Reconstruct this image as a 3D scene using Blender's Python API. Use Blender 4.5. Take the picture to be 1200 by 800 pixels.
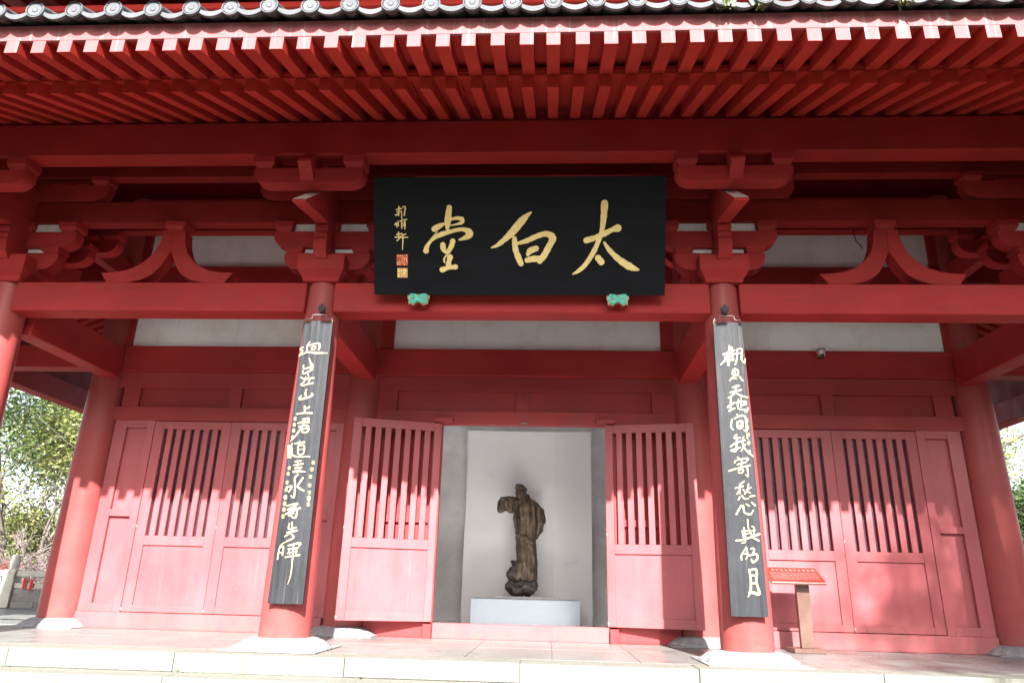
# Recreation of a hall front; run in Blender 4.5
import bpy, bmesh, math, random, json
from mathutils import Vector, Matrix, noise

for o in list(bpy.data.objects):
    bpy.data.objects.remove(o)
scene = bpy.context.scene
COL = scene.collection
PI = math.pi
R = math.radians

# ------------------------------------------------------------ camera
cam_d = bpy.data.cameras.new('camera')
cam = bpy.data.objects.new('camera', cam_d)
COL.objects.link(cam)
YAW, PITCH, ROLL = 0.05834, 0.32935, 0.02598
f_ = Vector((-math.sin(YAW) * math.cos(PITCH), math.cos(YAW) * math.cos(PITCH), math.sin(PITCH)))
r_ = Vector((math.cos(YAW), math.sin(YAW), 0))
u_ = r_.cross(f_)
c_, s_ = math.cos(ROLL), math.sin(ROLL)
rr = c_ * r_ + s_ * u_
uu = -s_ * r_ + c_ * u_
M = Matrix((rr, uu, -f_)).transposed().to_4x4()
M.translation = Vector((0.3391, -7.0075, 0.5919))
cam.matrix_world = M
cam_d.sensor_width = 36
cam_d.lens = 838.46 / 1200 * 36
cam_d.clip_start = 0.05
cam_d.clip_end = 2000
scene.camera = cam

# ------------------------------------------------------------ sky, sun, exposure
SUN = Vector((0.142, -1.0, 0.68)).normalized()
elev = math.asin(SUN.z)
az = math.atan2(SUN.x, SUN.y)
world = bpy.data.worlds.new('World')
scene.world = world
world.use_nodes = True
nt = world.node_tree
for n in list(nt.nodes):
    nt.nodes.remove(n)
sky = nt.nodes.new('ShaderNodeTexSky')
sky.sky_type = 'NISHITA'
sky.sun_disc = False
sky.sun_elevation = elev
sky.sun_rotation = az
sky.air_density = 1.2
sky.dust_density = 2.0
bg = nt.nodes.new('ShaderNodeBackground')
bg.inputs['Strength'].default_value = 0.105
wo = nt.nodes.new('ShaderNodeOutputWorld')
hs = nt.nodes.new('ShaderNodeHueSaturation')
hs.inputs['Saturation'].default_value = 0.6
nt.links.new(sky.outputs[0], hs.inputs['Color'])
nt.links.new(hs.outputs[0], bg.inputs[0])
nt.links.new(bg.outputs[0], wo.inputs[0])
sl = bpy.data.lights.new('sun', 'SUN')
sl.energy = 5.0
sl.angle = R(0.55)
sl.color = (1.0, 0.965, 0.92)
so = bpy.data.objects.new('sun', sl)
COL.objects.link(so)
so.rotation_euler = SUN.to_track_quat('Z', 'Y').to_euler()
so.location = SUN * 40
vs = scene.view_settings
vs.view_transform = 'Standard'
vs.look = 'None'
vs.exposure = 2.05
vs.gamma = 1.0
cy = scene.cycles
cy.max_bounces = 8
cy.diffuse_bounces = 5
cy.glossy_bounces = 4
cy.transparent_max_bounces = 8
cy.sample_clamp_indirect = 20.0
cy.use_denoising = True
cy.blur_glossy = 0.1
cy.denoising_use_fast_gpu = False if hasattr(cy, 'denoising_use_fast_gpu') else None

# ------------------------------------------------------------ materials
def mat(name, col, rough=0.5, var=0.12, vscale=3.0, bump=0.0, bscale=60.0, metal=0.0, spec=0.5,
        stretch=(1, 1, 1), dirt=None, dirt_amt=0.0, dirt_scale=2.0, streak=None, streak_amt=0.0,
        coat=0.0, island=0.0, rvar=0.12, speck=None, speck_amt=0.0, grime=None, streak_scale=(26, 26, 0.7), streak_cut=0.62):
    m = bpy.data.materials.new(name)
    m.use_nodes = True
    t = m.node_tree
    N, Lk = t.nodes, t.links
    b = N['Principled BSDF']
    tc = N.new('ShaderNodeTexCoord')
    geo = N.new('ShaderNodeNewGeometry')
    mp = N.new('ShaderNodeMapping')
    mp.inputs['Scale'].default_value = stretch
    Lk.new(geo.outputs['Position'], mp.inputs[0])
    n1 = N.new('ShaderNodeTexNoise')
    n1.inputs['Scale'].default_value = vscale
    n1.inputs['Detail'].default_value = 8
    n1.inputs['Roughness'].default_value = 0.62
    Lk.new(mp.outputs[0], n1.inputs['Vector'])
    cr = N.new('ShaderNodeValToRGB')
    e = cr.color_ramp.elements
    e[0].position, e[1].position = 0.3, 0.72
    e[0].color = (*[max(0, c * (1 - var)) for c in col], 1)
    e[1].color = (*[min(1, c * (1 + var)) for c in col], 1)
    Lk.new(n1.outputs[0], cr.inputs[0])
    out = cr.outputs[0]
    def mix(a, colr, fac_socket):
        mx = N.new('ShaderNodeMix')
        mx.data_type = 'RGBA'
        Lk.new(fac_socket, mx.inputs[0])
        Lk.new(a, mx.inputs[6])
        mx.inputs[7].default_value = (*colr, 1)
        return mx.outputs[2]
    def ramp(sock, a, b_, lo, hi):
        mr = N.new('ShaderNodeMapRange')
        Lk.new(sock, mr.inputs[0])
        mr.inputs[1].default_value, mr.inputs[2].default_value = a, b_
        mr.inputs[3].default_value, mr.inputs[4].default_value = lo, hi
        return mr.outputs[0]
    if dirt:
        n2 = N.new('ShaderNodeTexNoise')
        n2.inputs['Scale'].default_value = dirt_scale
        n2.inputs['Detail'].default_value = 10
        n2.inputs['Roughness'].default_value = 0.7
        Lk.new(geo.outputs['Position'], n2.inputs['Vector'])
        out = mix(out, dirt, ramp(n2.outputs[0], 0.5, 0.75, 0, dirt_amt))
    if streak:
        mp2 = N.new('ShaderNodeMapping')
        mp2.inputs['Scale'].default_value = streak_scale
        Lk.new(geo.outputs['Position'], mp2.inputs[0])
        n3 = N.new('ShaderNodeTexNoise')
        n3.inputs['Scale'].default_value = 1.0
        n3.inputs['Detail'].default_value = 5
        Lk.new(mp2.outputs[0], n3.inputs['Vector'])
        out = mix(out, streak, ramp(n3.outputs[0], streak_cut, streak_cut + 0.1, 0, streak_amt))
    if speck:
        n4 = N.new('ShaderNodeTexNoise')
        n4.inputs['Scale'].default_value = 22
        n4.inputs['Detail'].default_value = 12
        n4.inputs['Roughness'].default_value = 0.8
        Lk.new(geo.outputs['Position'], n4.inputs['Vector'])
        out = mix(out, speck, ramp(n4.outputs[0], 0.60, 0.66, 0, speck_amt))
        n5 = N.new('ShaderNodeTexNoise')
        n5.inputs['Scale'].default_value = 0.9
        n5.inputs['Detail'].default_value = 7
        Lk.new(geo.outputs['Position'], n5.inputs['Vector'])
        out = mix(out, [c * 0.55 for c in col], ramp(n5.outputs[0], 0.48, 0.75, 0, 0.45))
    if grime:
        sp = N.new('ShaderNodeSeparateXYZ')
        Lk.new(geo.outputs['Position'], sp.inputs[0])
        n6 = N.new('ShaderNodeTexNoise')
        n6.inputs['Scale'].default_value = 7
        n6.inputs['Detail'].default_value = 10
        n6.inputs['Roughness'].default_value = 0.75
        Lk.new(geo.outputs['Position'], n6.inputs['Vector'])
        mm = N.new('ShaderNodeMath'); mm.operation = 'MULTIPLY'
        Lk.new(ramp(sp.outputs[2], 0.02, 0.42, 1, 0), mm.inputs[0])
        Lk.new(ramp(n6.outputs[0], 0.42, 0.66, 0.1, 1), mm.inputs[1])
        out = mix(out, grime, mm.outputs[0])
    if island:
        hsv = N.new('ShaderNodeHueSaturation')
        oi = N.new('ShaderNodeObjectInfo')
        Lk.new(ramp(oi.outputs['Random'], 0, 1, 1 - island, 1 + island), hsv.inputs['Value'])
        Lk.new(out, hsv.inputs['Color'])
        out = hsv.outputs[0]
    Lk.new(out, b.inputs['Base Color'])
    Lk.new(ramp(n1.outputs[0], 0.3, 0.7, max(0.02, rough - rvar), min(1, rough + rvar)), b.inputs['Roughness'])
    b.inputs['Metallic'].default_value = metal
    b.inputs['Specular IOR Level'].default_value = spec
    b.inputs['Coat Weight'].default_value = coat
    b.inputs['Coat Roughness'].default_value = 0.25
    if bump:
        nb = N.new('ShaderNodeTexNoise')
        nb.inputs['Scale'].default_value = bscale
        nb.inputs['Detail'].default_value = 6
        Lk.new(mp.outputs[0], nb.inputs['Vector'])
        bp = N.new('ShaderNodeBump')
        bp.inputs['Strength'].default_value = bump
        bp.inputs['Distance'].default_value = 0.01
        Lk.new(nb.outputs[0], bp.inputs['Height'])
        Lk.new(bp.outputs[0], b.inputs['Normal'])
    return m

M_ = dict(
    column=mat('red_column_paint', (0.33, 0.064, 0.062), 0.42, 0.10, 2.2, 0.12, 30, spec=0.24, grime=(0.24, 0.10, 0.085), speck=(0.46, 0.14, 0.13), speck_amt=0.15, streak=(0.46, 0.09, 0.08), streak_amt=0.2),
    beam=mat('red_beam_paint', (0.33, 0.029, 0.029), 0.55, 0.14, 2.5, 0.15, 25, stretch=(0.5, 2, 2), dirt=(0.40, 0.06, 0.055), dirt_amt=0.25, dirt_scale=4, spec=0.14, island=0.10, streak=(0.12, 0.03, 0.028), streak_amt=0.35, streak_scale=(3, 3, 30), streak_cut=0.60, speck=(0.42, 0.12, 0.11), speck_amt=0.35),
    purlin=mat('shaded_purlin_paint', (0.28, 0.020, 0.018), 0.6, 0.16, 2.0, 0.15, 25, spec=0.12, dirt=(0.20, 0.03, 0.028), dirt_amt=0.5, dirt_scale=1.5, streak=(0.12, 0.02, 0.018), streak_amt=0.3, streak_scale=(2, 3, 34), streak_cut=0.62),  # beam red darkened to put the shade on the purlin face into its colour
    frieze=mat('shaded_door_paint', (0.31, 0.040, 0.042), 0.5, 0.14, 2.0, 0.18, 20, spec=0.25, island=0.08, speck=(0.42, 0.14, 0.13), speck_amt=0.4),  # door red deepened: shade under the eave is put into the colour
    high=mat('shaded_high_timber_paint', (0.22, 0.017, 0.015), 0.6, 0.2, 2.5, 0.15, 25, spec=0.12, island=0.12, streak=(0.10, 0.02, 0.018), streak_amt=0.35, streak_scale=(3, 3, 30), streak_cut=0.60),  # darker copy of the beam red, standing in for shade on the upper timbers
    eave=mat('eave_red_paint', (0.39, 0.030, 0.022), 0.65, 0.14, 3, 0.15, 25, island=0.06, spec=0.14),
    fascia=mat('fascia_red_paint', (0.32, 0.100, 0.104), 0.72, 0.12, 3, 0.15, 25, spec=0.2, streak=(0.33, 0.26, 0.26), streak_amt=0.7, streak_scale=(30, 30, 1.2), streak_cut=0.58),
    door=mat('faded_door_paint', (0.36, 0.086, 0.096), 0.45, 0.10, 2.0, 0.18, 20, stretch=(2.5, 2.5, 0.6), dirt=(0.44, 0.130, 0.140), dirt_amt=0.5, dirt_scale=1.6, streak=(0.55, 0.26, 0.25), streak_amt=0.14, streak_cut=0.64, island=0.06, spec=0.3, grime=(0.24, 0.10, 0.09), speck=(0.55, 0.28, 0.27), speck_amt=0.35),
    inner=mat('dark_interior_wood', (0.10, 0.03, 0.03), 0.7, 0.2),
    plaster=mat('white_plaster', (0.86, 0.89, 0.92), 0.85, 0.05, 1.2, 0.1, 20, dirt=(0.62, 0.57, 0.50), dirt_amt=0.7, dirt_scale=1.4, streak=(0.62, 0.58, 0.52), streak_amt=0.35, streak_scale=(9, 9, 0.8), streak_cut=0.6),
    slab=mat('beige_floor_slab', (0.190, 0.196, 0.188), 0.34, 0.12, 3.5, 0.15, 40, dirt=(0.145, 0.14, 0.13), dirt_amt=0.5, dirt_scale=1.3, island=0.07, spec=0.5),
    kerb=mat('pale_kerb_stone', (0.195, 0.193, 0.170), 0.7, 0.10, 5, 0.4, 80, dirt=(0.21, 0.21, 0.165), dirt_amt=0.6, dirt_scale=3, streak=(0.13, 0.135, 0.095), streak_amt=0.55, streak_scale=(28, 28, 1.5), streak_cut=0.50, island=0.05),
    darkstep=mat('worn_step_stone', (0.20, 0.195, 0.175), 0.85, 0.2, 4, 0.4, 60, dirt=(0.12, 0.12, 0.09), dirt_amt=0.6, dirt_scale=3),
    ground=mat('paved_ground', (0.045, 0.045, 0.035), 0.85, 0.12, 0.8, 0.3, 30, dirt=(0.04, 0.045, 0.03), dirt_amt=0.5, dirt_scale=0.7),
    lotus=mat('white_marble_base', (0.25, 0.255, 0.26), 0.65, 0.12, 14, 0.8, 60, dirt=(0.11, 0.11, 0.11), dirt_amt=0.7, dirt_scale=20),
    lacquer=mat('black_lacquer', (0.008, 0.009, 0.012), 0.5, 0.35, 3, 0.1, 12, stretch=(0.4, 2, 3), spec=0.12),
    oldblack=mat('weathered_black_board', (0.019, 0.0205, 0.025), 0.6, 0.5, 5, 0.4, 30, stretch=(3, 3, 0.35), spec=0.3, dirt=(0.038, 0.041, 0.046), dirt_amt=0.6, dirt_scale=2.5, streak=(0.075, 0.075, 0.08), streak_amt=0.6, streak_scale=(45, 45, 1.4), streak_cut=0.62),
    gold=mat('gold_leaf_paint', (0.90, 0.70, 0.29), 0.55, 0.10, 20, 0.2, 60),
    cream=mat('cream_gold_paint', (0.44, 0.36, 0.19), 0.55, 0.15, 14),
    seal=mat('seal_red_paint', (0.60, 0.10, 0.05), 0.6, 0.2, 30),
    teal=mat('teal_paint', (0.06, 0.50, 0.38), 0.5, 0.35, 40, 0.4, 90, streak=(0.2, 0.7, 0.6), streak_amt=0.4, streak_scale=(90, 90, 90)),
    iron=mat('black_iron', (0.03, 0.032, 0.036), 0.5, 0.3, 10, metal=0.6),
    wire=mat('pale_wire', (0.22, 0.21, 0.20), 0.5, 0.3, 10),
    tile=mat('grey_roof_tile', (0.12, 0.125, 0.13), 0.55, 0.25, 14, 0.6, 60, dirt=(0.05, 0.05, 0.045), dirt_amt=0.6, dirt_scale=9, island=0.12),
    capface=mat('pale_cap_face', (0.105, 0.112, 0.122), 0.85, 0.2, 16, 0.5, 60, dirt=(0.08, 0.08, 0.09), dirt_amt=0.5, dirt_scale=14, island=0.15),
    capdark=mat('cap_recess', (0.035, 0.035, 0.045), 0.7, 0.2, 16),
    bronze=mat('statue_bronze', (0.095, 0.070, 0.048), 0.42, 0.5, 7, 0.6, 40, metal=0.45, dirt=(0.27, 0.20, 0.13), dirt_amt=0.6, dirt_scale=8),
    rock=mat('statue_rock_bronze', (0.06, 0.05, 0.045), 0.6, 0.4, 9, 0.8, 40, metal=0.3),
    marble=mat('grey_marble_wall', (0.86, 0.86, 0.86), 0.35, 0.20, 1.4, 0.05, 20, dirt=(0.50, 0.47, 0.45), dirt_amt=0.5, dirt_scale=1.1),
    screen=mat('pale_screen_stone', (0.90, 0.91, 0.92), 0.38, 0.05, 1.2, 0, dirt=(0.82, 0.80, 0.77), dirt_amt=0.35, dirt_scale=1.2, island=0.03),
    pedestal=mat('white_marble_pedestal', (0.40, 0.45, 0.50), 0.4, 0.04, 3, 0, stretch=(0.4, 1, 3), dirt=(0.33, 0.38, 0.43), dirt_amt=0.4),
    crystal=mat('pale_base_slab', (0.42, 0.43, 0.44), 0.15, 0.2, 14),
    copper=mat('brown_metal', (0.13, 0.068, 0.052), 0.42, 0.12, 4, 0.1, 20, metal=0.1, dirt=(0.19, 0.12, 0.095), dirt_amt=0.5, dirt_scale=4),
    signred=mat('sign_red', (0.30, 0.020, 0.012), 0.35, 0.1, 6),
    signwhite=mat('sign_white', (0.22, 0.17, 0.17), 0.5, 0.05),
    camera=mat('camera_metal', (0.45, 0.45, 0.45), 0.3, 0.4, 60, metal=0.6),
    camdark=mat('camera_dome', (0.02, 0.02, 0.02), 0.15, 0.2, 6),
    fence=mat('pale_fence_stone', (0.46, 0.44, 0.39), 0.8, 0.14, 6, 0.5, 50, dirt=(0.11, 0.10, 0.08), dirt_amt=0.7, dirt_scale=4, island=0.08),
    block=mat('grey_block_stone', (0.19, 0.185, 0.175), 0.85, 0.2, 6, 0.6, 50, island=0.15),
    bark=mat('grey_bark', (0.16, 0.135, 0.11), 0.9, 0.35, 9, 0.9, 40, stretch=(3, 3, 0.6)),
    palebark=mat('pale_bark', (0.36, 0.32, 0.26), 0.9, 0.25, 9, 0.8, 40, stretch=(3, 3, 0.6)),
    twig=mat('grey_twigs', (0.20, 0.16, 0.15), 0.9, 0.3, 9),
    soil=mat('soil_and_grass', (0.12, 0.11, 0.06), 0.95, 0.4, 2.5, 0.8, 20),
    ribbon=mat('red_ribbon', (0.50, 0.03, 0.03), 0.6, 0.1),
    glass=mat('dusty_dark_glass', (0.065, 0.030, 0.038), 0.25, 0.3, 2, 0),
    polished=mat('polished_inner_marble', (0.75, 0.76, 0.78), 0.09, 0.1, 1.5, 0, spec=0.9, rvar=0.02),
    card=mat('white_card', (0.75, 0.75, 0.72), 0.6, 0.05),
    cutwhite=mat('glare_pale_cut', (0.66, 0.64, 0.60), 0.6, 0.08),  # pale colour painted in for sky and ground glare on the beak's cut
)

def leaf_mat(name, c1, c2, rough=0.5, trans=0.3):
    m = bpy.data.materials.new(name)
    m.use_nodes = True
    t = m.node_tree
    N, Lk = t.nodes, t.links
    b = N['Principled BSDF']
    g = N.new('ShaderNodeNewGeometry')
    cr = N.new('ShaderNodeValToRGB')
    cr.color_ramp.elements[0].color = (*c1, 1)
    cr.color_ramp.elements[1].color = (*c2, 1)
    Lk.new(g.outputs['Random Per Island'], cr.inputs[0])
    Lk.new(cr.outputs[0], b.inputs['Base Color'])
    b.inputs['Roughness'].default_value = rough
    tr = N.new('ShaderNodeBsdfTranslucent')
    Lk.new(cr.outputs[0], tr.inputs[0])
    mx = N.new('ShaderNodeMixShader')
    mx.inputs[0].default_value = trans
    Lk.new(b.outputs[0], mx.inputs[1])
    Lk.new(tr.outputs[0], mx.inputs[2])
    Lk.new(mx.outputs[0], N['Material Output'].inputs[0])
    return m
LEAF = [leaf_mat('green_leaves', (0.06, 0.10, 0.025), (0.19, 0.25, 0.07)),
        leaf_mat('yellow_green_leaves', (0.11, 0.15, 0.04), (0.34, 0.34, 0.11)),
        leaf_mat('dark_green_leaves', (0.02, 0.045, 0.015), (0.07, 0.12, 0.03)),
        leaf_mat('dry_leaves', (0.14, 0.10, 0.09), (0.30, 0.24, 0.22))]
FLOWER = leaf_mat('red_flowers', (0.45, 0.03, 0.04), (0.6, 0.12, 0.14))

# ------------------------------------------------------------ builders
class MB:
    def __init__(s):
        s.v, s.f, s.m, s.sm = [], [], [], []
    def add(s, vs, fs, mi=0, smooth=False):
        k = len(s.v)
        s.v += [tuple(p) for p in vs]
        for f in fs:
            s.f.append([i + k for i in f]); s.m.append(mi); s.sm.append(smooth)
    def box(s, x0, x1, y0, y1, z0, z1, mi=0, ch=0.0):
        if ch <= 0:
            vs = [(x, y, z) for x in (x0, x1) for y in (y0, y1) for z in (z0, z1)]
            s.add(vs, [(0, 1, 3, 2), (4, 6, 7, 5), (0, 4, 5, 1), (2, 3, 7, 6), (0, 2, 6, 4), (1, 5, 7, 3)], mi)
            return
        bm = bmesh.new()
        bmesh.ops.create_cube(bm, size=1)
        for v in bm.verts:
            v.co = Vector(((x0 + x1) / 2 + v.co.x * (x1 - x0), (y0 + y1) / 2 + v.co.y * (y1 - y0), (z0 + z1) / 2 + v.co.z * (z1 - z0)))
        bmesh.ops.bevel(bm, geom=bm.edges[:], offset=ch, segments=1, affect='EDGES')
        bm.verts.ensure_lookup_table()
        s.add([v.co[:] for v in bm.verts], [[v.index for v in f.verts] for f in bm.faces], mi)
        bm.free()
    def prism(s, poly, a, b, axis='y', mi=0, smooth=False):
        """poly: 2-D points; axis: direction of extrusion from a to b"""
        n = len(poly)
        def P(p, t):
            if axis == 'y': return (p[0], t, p[1])
            if axis == 'x': return (t, p[0], p[1])
            return (p[0], p[1], t)
        vs = [P(p, a) for p in poly] + [P(p, b) for p in poly]
        s.add(vs, [list(range(n)), list(range(2 * n - 1, n - 1, -1))], mi)
        s.add(vs, [(i, i + n, (i + 1) % n + n, (i + 1) % n) for i in range(n)], mi, smooth)
    def strip(s, top, bot, a, b, axis='y', mi=0):
        """ribbon between two equally long 2-D polylines, extruded"""
        n = len(top)
        def P(p, t):
            return (p[0], t, p[1]) if axis == 'y' else (t, p[0], p[1])
        vs = [P(p, t) for t in (a, b) for pl in (top, bot) for p in pl]
        fs = []
        for i in range(n - 1):
            fs += [(i, i + 1, n + i + 1, n + i), (2 * n + i, 3 * n + i, 3 * n + i + 1, 2 * n + i + 1),
                   (i, 2 * n + i, 2 * n + i + 1, i + 1), (n + i, n + i + 1, 3 * n + i + 1, 3 * n + i)]
        fs += [(0, n, 3 * n, 2 * n), (n - 1, 3 * n - 1, 4 * n - 1, 2 * n - 1)]
        s.add(vs, fs, mi)
    def lathe(s, prof, cx=0, cy=0, n=32, mi=0, cap=True, lobes=0, la=0.0, zr=None):
        vs, fs = [], []
        for r, z in prof:
            for i in range(n):
                a = 2 * PI * i / n
                q = r
                if lobes and zr and zr[0] <= z <= zr[1]:
                    q = r * (1 + la * abs(math.sin(lobes * a / 2)))
                vs.append((cx + q * math.cos(a), cy + q * math.sin(a), z))
        for j in range(len(prof) - 1):
            for i in range(n):
                k = (i + 1) % n
                fs.append((j * n + i, j * n + k, (j + 1) * n + k, (j + 1) * n + i))
        s.add(vs, fs, mi, True)
        if cap:
            s.add(vs[:n], [list(range(n - 1, -1, -1))], mi)
            s.add(vs[-n:], [list(range(n))], mi)
    def tube(s, pts, rad, n=8, mi=0, cap=True):
        pts = [Vector(p) for p in pts]
        rads = rad if isinstance(rad, (list, tuple)) else [rad] * len(pts)
        rings = []
        up = Vector((0, 0, 1))
        prev = None
        for i, p in enumerate(pts):
            d = (pts[min(i + 1, len(pts) - 1)] - pts[max(i - 1, 0)]).normalized()
            if prev is None:
                a = d.cross(up)
                if a.length < 0.05: a = d.cross(Vector((0, 1, 0)))
            else:
                a = prev - d * prev.dot(d)
            a.normalize(); prev = a
            b = d.cross(a)
            rings.append([p + (a * math.cos(2 * PI * k / n) + b * math.sin(2 * PI * k / n)) * rads[i] for k in range(n)])
        vs = [v for r in rings for v in r]
        fs = []
        for j in range(len(pts) - 1):
            for k in range(n):
                l = (k + 1) % n
                fs.append((j * n + k, j * n + l, (j + 1) * n + l, (j + 1) * n + k))
        s.add(vs, fs, mi, True)
        if cap:
            s.add(rings[0], [list(range(n))], mi); s.add(rings[-1], [list(range(n - 1, -1, -1))], mi)
    def mesh(s, name, mats, bevel=0.0):
        me = bpy.data.meshes.new(name)
        me.from_pydata(s.v, [], s.f)
        me.polygons.foreach_set('material_index', s.m)
        me.polygons.foreach_set('use_smooth', s.sm)
        for m in (mats if isinstance(mats, (list, tuple)) else [mats]):
            me.materials.append(m)
        bm = bmesh.new(); bm.from_mesh(me)
        bmesh.ops.recalc_face_normals(bm, faces=bm.faces[:])
        if bevel:
            ed = [e for e in bm.edges if len(e.link_faces) == 2 and e.calc_face_angle(0) > 0.6]
            bmesh.ops.bevel(bm, geom=ed, offset=bevel, segments=1, affect='EDGES')
        bm.to_mesh(me); bm.free()
        me.update()
        return me
    def build(s, name, mats, parent=None, bevel=0.0, loc=(0, 0, 0), rot=(0, 0, 0)):
        return put(s.mesh(name, mats, bevel), name, parent, loc, rot)

def put(me, name, parent=None, loc=(0, 0, 0), rot=(0, 0, 0)):
    o = bpy.data.objects.new(name, me)
    COL.objects.link(o)
    o.location = loc; o.rotation_euler = rot
    if parent: o.parent = parent
    return o
def empty(name, loc=(0, 0, 0), parent=None, rot=(0, 0, 0)):
    o = bpy.data.objects.new(name, None)
    COL.objects.link(o); o.location = loc; o.rotation_euler = rot
    o.empty_display_size = 0.1
    if parent: o.parent = parent
    return o
def tag(o, label=None, cat=None, group=None, kind=None):
    if label: o['label'] = label
    if cat: o['category'] = cat
    if group: o['group'] = group
    if kind: o['kind'] = kind
    return o
def bx(name, m, x0, x1, y0, y1, z0, z1, parent=None, ch=0.0):
    b = MB(); b.box(x0, x1, y0, y1, z0, z1, 0, ch)
    return b.build(name, m, parent)
def copy_tree(o, parent, loc=None, rot=None):
    c = o.copy(); COL.objects.link(c); c.parent = parent
    if loc is not None: c.location = loc
    if rot is not None: c.rotation_euler = rot
    for ch in list(o.children):
        copy_tree(ch, c)
    return c

# ------------------------------------------------------------ ground, terrace, steps
tag(bx('ground', M_['ground'], -400, 400, -400, 400, -1.2, -0.953), kind='structure')
terr = bx('terrace', M_['kerb'], -10.1, 10.4, 2.10, 6.9, -0.95, -0.012)
tag(terr, kind='structure')
pave = bx('platform', M_['kerb'], -10.1, 10.4, -0.60, 2.10, -0.95, -0.012)
tag(pave, kind='structure')
random.seed(5)
slabs = {}
def slab_mesh(w, d):
    k = (round(w, 3), round(d, 3))
    if k not in slabs:
        b = MB(); b.box(0, w, 0, d, -0.010, 0.0, 0, 0.002)
        slabs[k] = b.mesh('paving_slab', M_['slab'])
    return slabs[k]
P = 0.765
rows = [(-0.24, 0.86), (0.86, 1.905)]
for (ya, yb) in rows:
    for k in range(-13, 13):
        x0 = -0.403 + k * P
        put(slab_mesh(P - 0.006, yb - ya - 0.006), 'paving_slab', pave, (x0 + 0.003, ya + 0.003, random.uniform(-0.001, 0.001)))
for k in range(-7, 7):
    x0 = 0.1 + k * 1.45
    b = MB(); b.box(0, 1.444, 0, 0.385, -0.150, 0.0, 0, 0.006)
    put(b.mesh('kerb_stone', M_['kerb']), 'kerb_stone', pave, (x0, -0.63, random.uniform(-0.002, 0.002)))
for (ya, yb) in ((1.96, 3.0), (3.0, 4.0), (4.0, 5.0), (5.0, 5.9)):
    for sx in (-1, 1):
        for k in range(5):
            x0 = sx * 5.98 + (k * P if sx > 0 else -(k + 1) * P)
            put(slab_mesh(P - 0.006, yb - ya - 0.006), 'paving_slab', terr, (x0 + 0.003, ya + 0.003 + (0.0 if ya > 2.05 else 0.15), 0))
steps = bx('steps', M_['darkstep'], -9.3, 9.4, -2.5, -0.66, -1.0, -0.912)
tag(steps, kind='structure')
for i in range(5):
    z = -0.15 * (i + 1)
    for k in range(-6, 6):
        b = MB(); b.box(0, 1.495, 0, 0.40, -0.150, -0.001, 0, 0.012)
        put(b.mesh('step_stone', M_['kerb'] if i == 0 else M_['darkstep']), 'step_stone', steps, (0.3 + k * 1.5 + 0.35 * (i % 2), -0.975 - 0.36 * i, z))

# ------------------------------------------------------------ the hall
hall = empty('temple_hall')
tag(hall, 'red painted timber hall with bracketed eaves, tiled roof edge and louvred doors', 'temple hall')

CX = (-7.70, -5.60, -2.10, 2.10, 5.60, 7.70)
# columns: tapered shafts
def shaft(r0, r1, z0, z1):
    b = MB()
    prof = []
    for i in range(15):
        t = i / 14
        r = r0 + (r1 - r0) * max(0, (t - 0.12) / 0.88) ** 1.35
        prof.append((r, z0 + (z1 - z0) * t))
    b.lathe(prof, n=40)
    return b.mesh('column', M_['column'])
def base_mesh(s=1.0):
    b = MB()
    b.box(-0.43 * s, 0.43 * s, -0.43 * s, 0.43 * s, 0.0005, 0.012, 0, 0.003)
    b.lathe([(0.41 * s, 0.012), (0.405 * s, 0.028), (0.37 * s, 0.05), (0.335 * s, 0.078), (0.30 * s, 0.098), (0.262 * s, 0.104)], n=96, lobes=20, la=0.07, zr=(0.0, 0.085))
    return b.mesh('column_base', M_['lotus'])
sh_f = shaft(0.232, 0.168, 0.10, 3.58)
sh_r = shaft(0.262, 0.180, 0.10, 5.80)
bs = base_mesh()
for x in CX:
    put(sh_f, 'column', hall, (x, 0, 0)); put(bs, 'column_base', hall, (x, 0, 0))
    xr = x * 1.005
    put(sh_r, 'column', hall, (xr, 2.07, 0)); put(bs, 'column_base', hall, (xr, 2.07, 0))
for x in (-7.70, 7.70):
    for y in (5.6,):
        put(sh_f, 'column', hall, (x, y, 0)); put(bs, 'column_base', hall, (x, y, 0))

# architraves between the front columns
for a, b_ in zip(CX[:-1], CX[1:]):
    bx('architrave', M_['beam'], a + 0.150, b_ - 0.150, -0.15, 0.10, 3.255, 3.583, hall, 0.008)
for sx in (-1, 1):
    x = 7.70 * sx
    bx('architrave', M_['beam'], x - 0.13, x + 0.12, 0.15, 1.89, 3.255, 3.583, hall, 0.008)
    bx('architrave', M_['beam'], x - 0.13, x + 0.12, 2.25, 5.45, 3.255, 3.583, hall, 0.008)
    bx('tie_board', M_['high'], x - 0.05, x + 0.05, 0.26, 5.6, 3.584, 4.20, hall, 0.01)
    xa, xb = (5.83, 7.52) if sx > 0 else (-7.52, -5.83)
    bx('tie_beam', M_['beam'], xa, xb, 1.95, 2.19, 3.25, 3.56, hall, 0.008)
# tie beams from front columns back to the wall columns
for x in CX:
    bx('tie_beam', M_['beam'], x * 0.985 - 0.12, x * 0.985 + 0.12, 0.148, 1.88, 3.085, 3.50, hall, 0.008)

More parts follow.
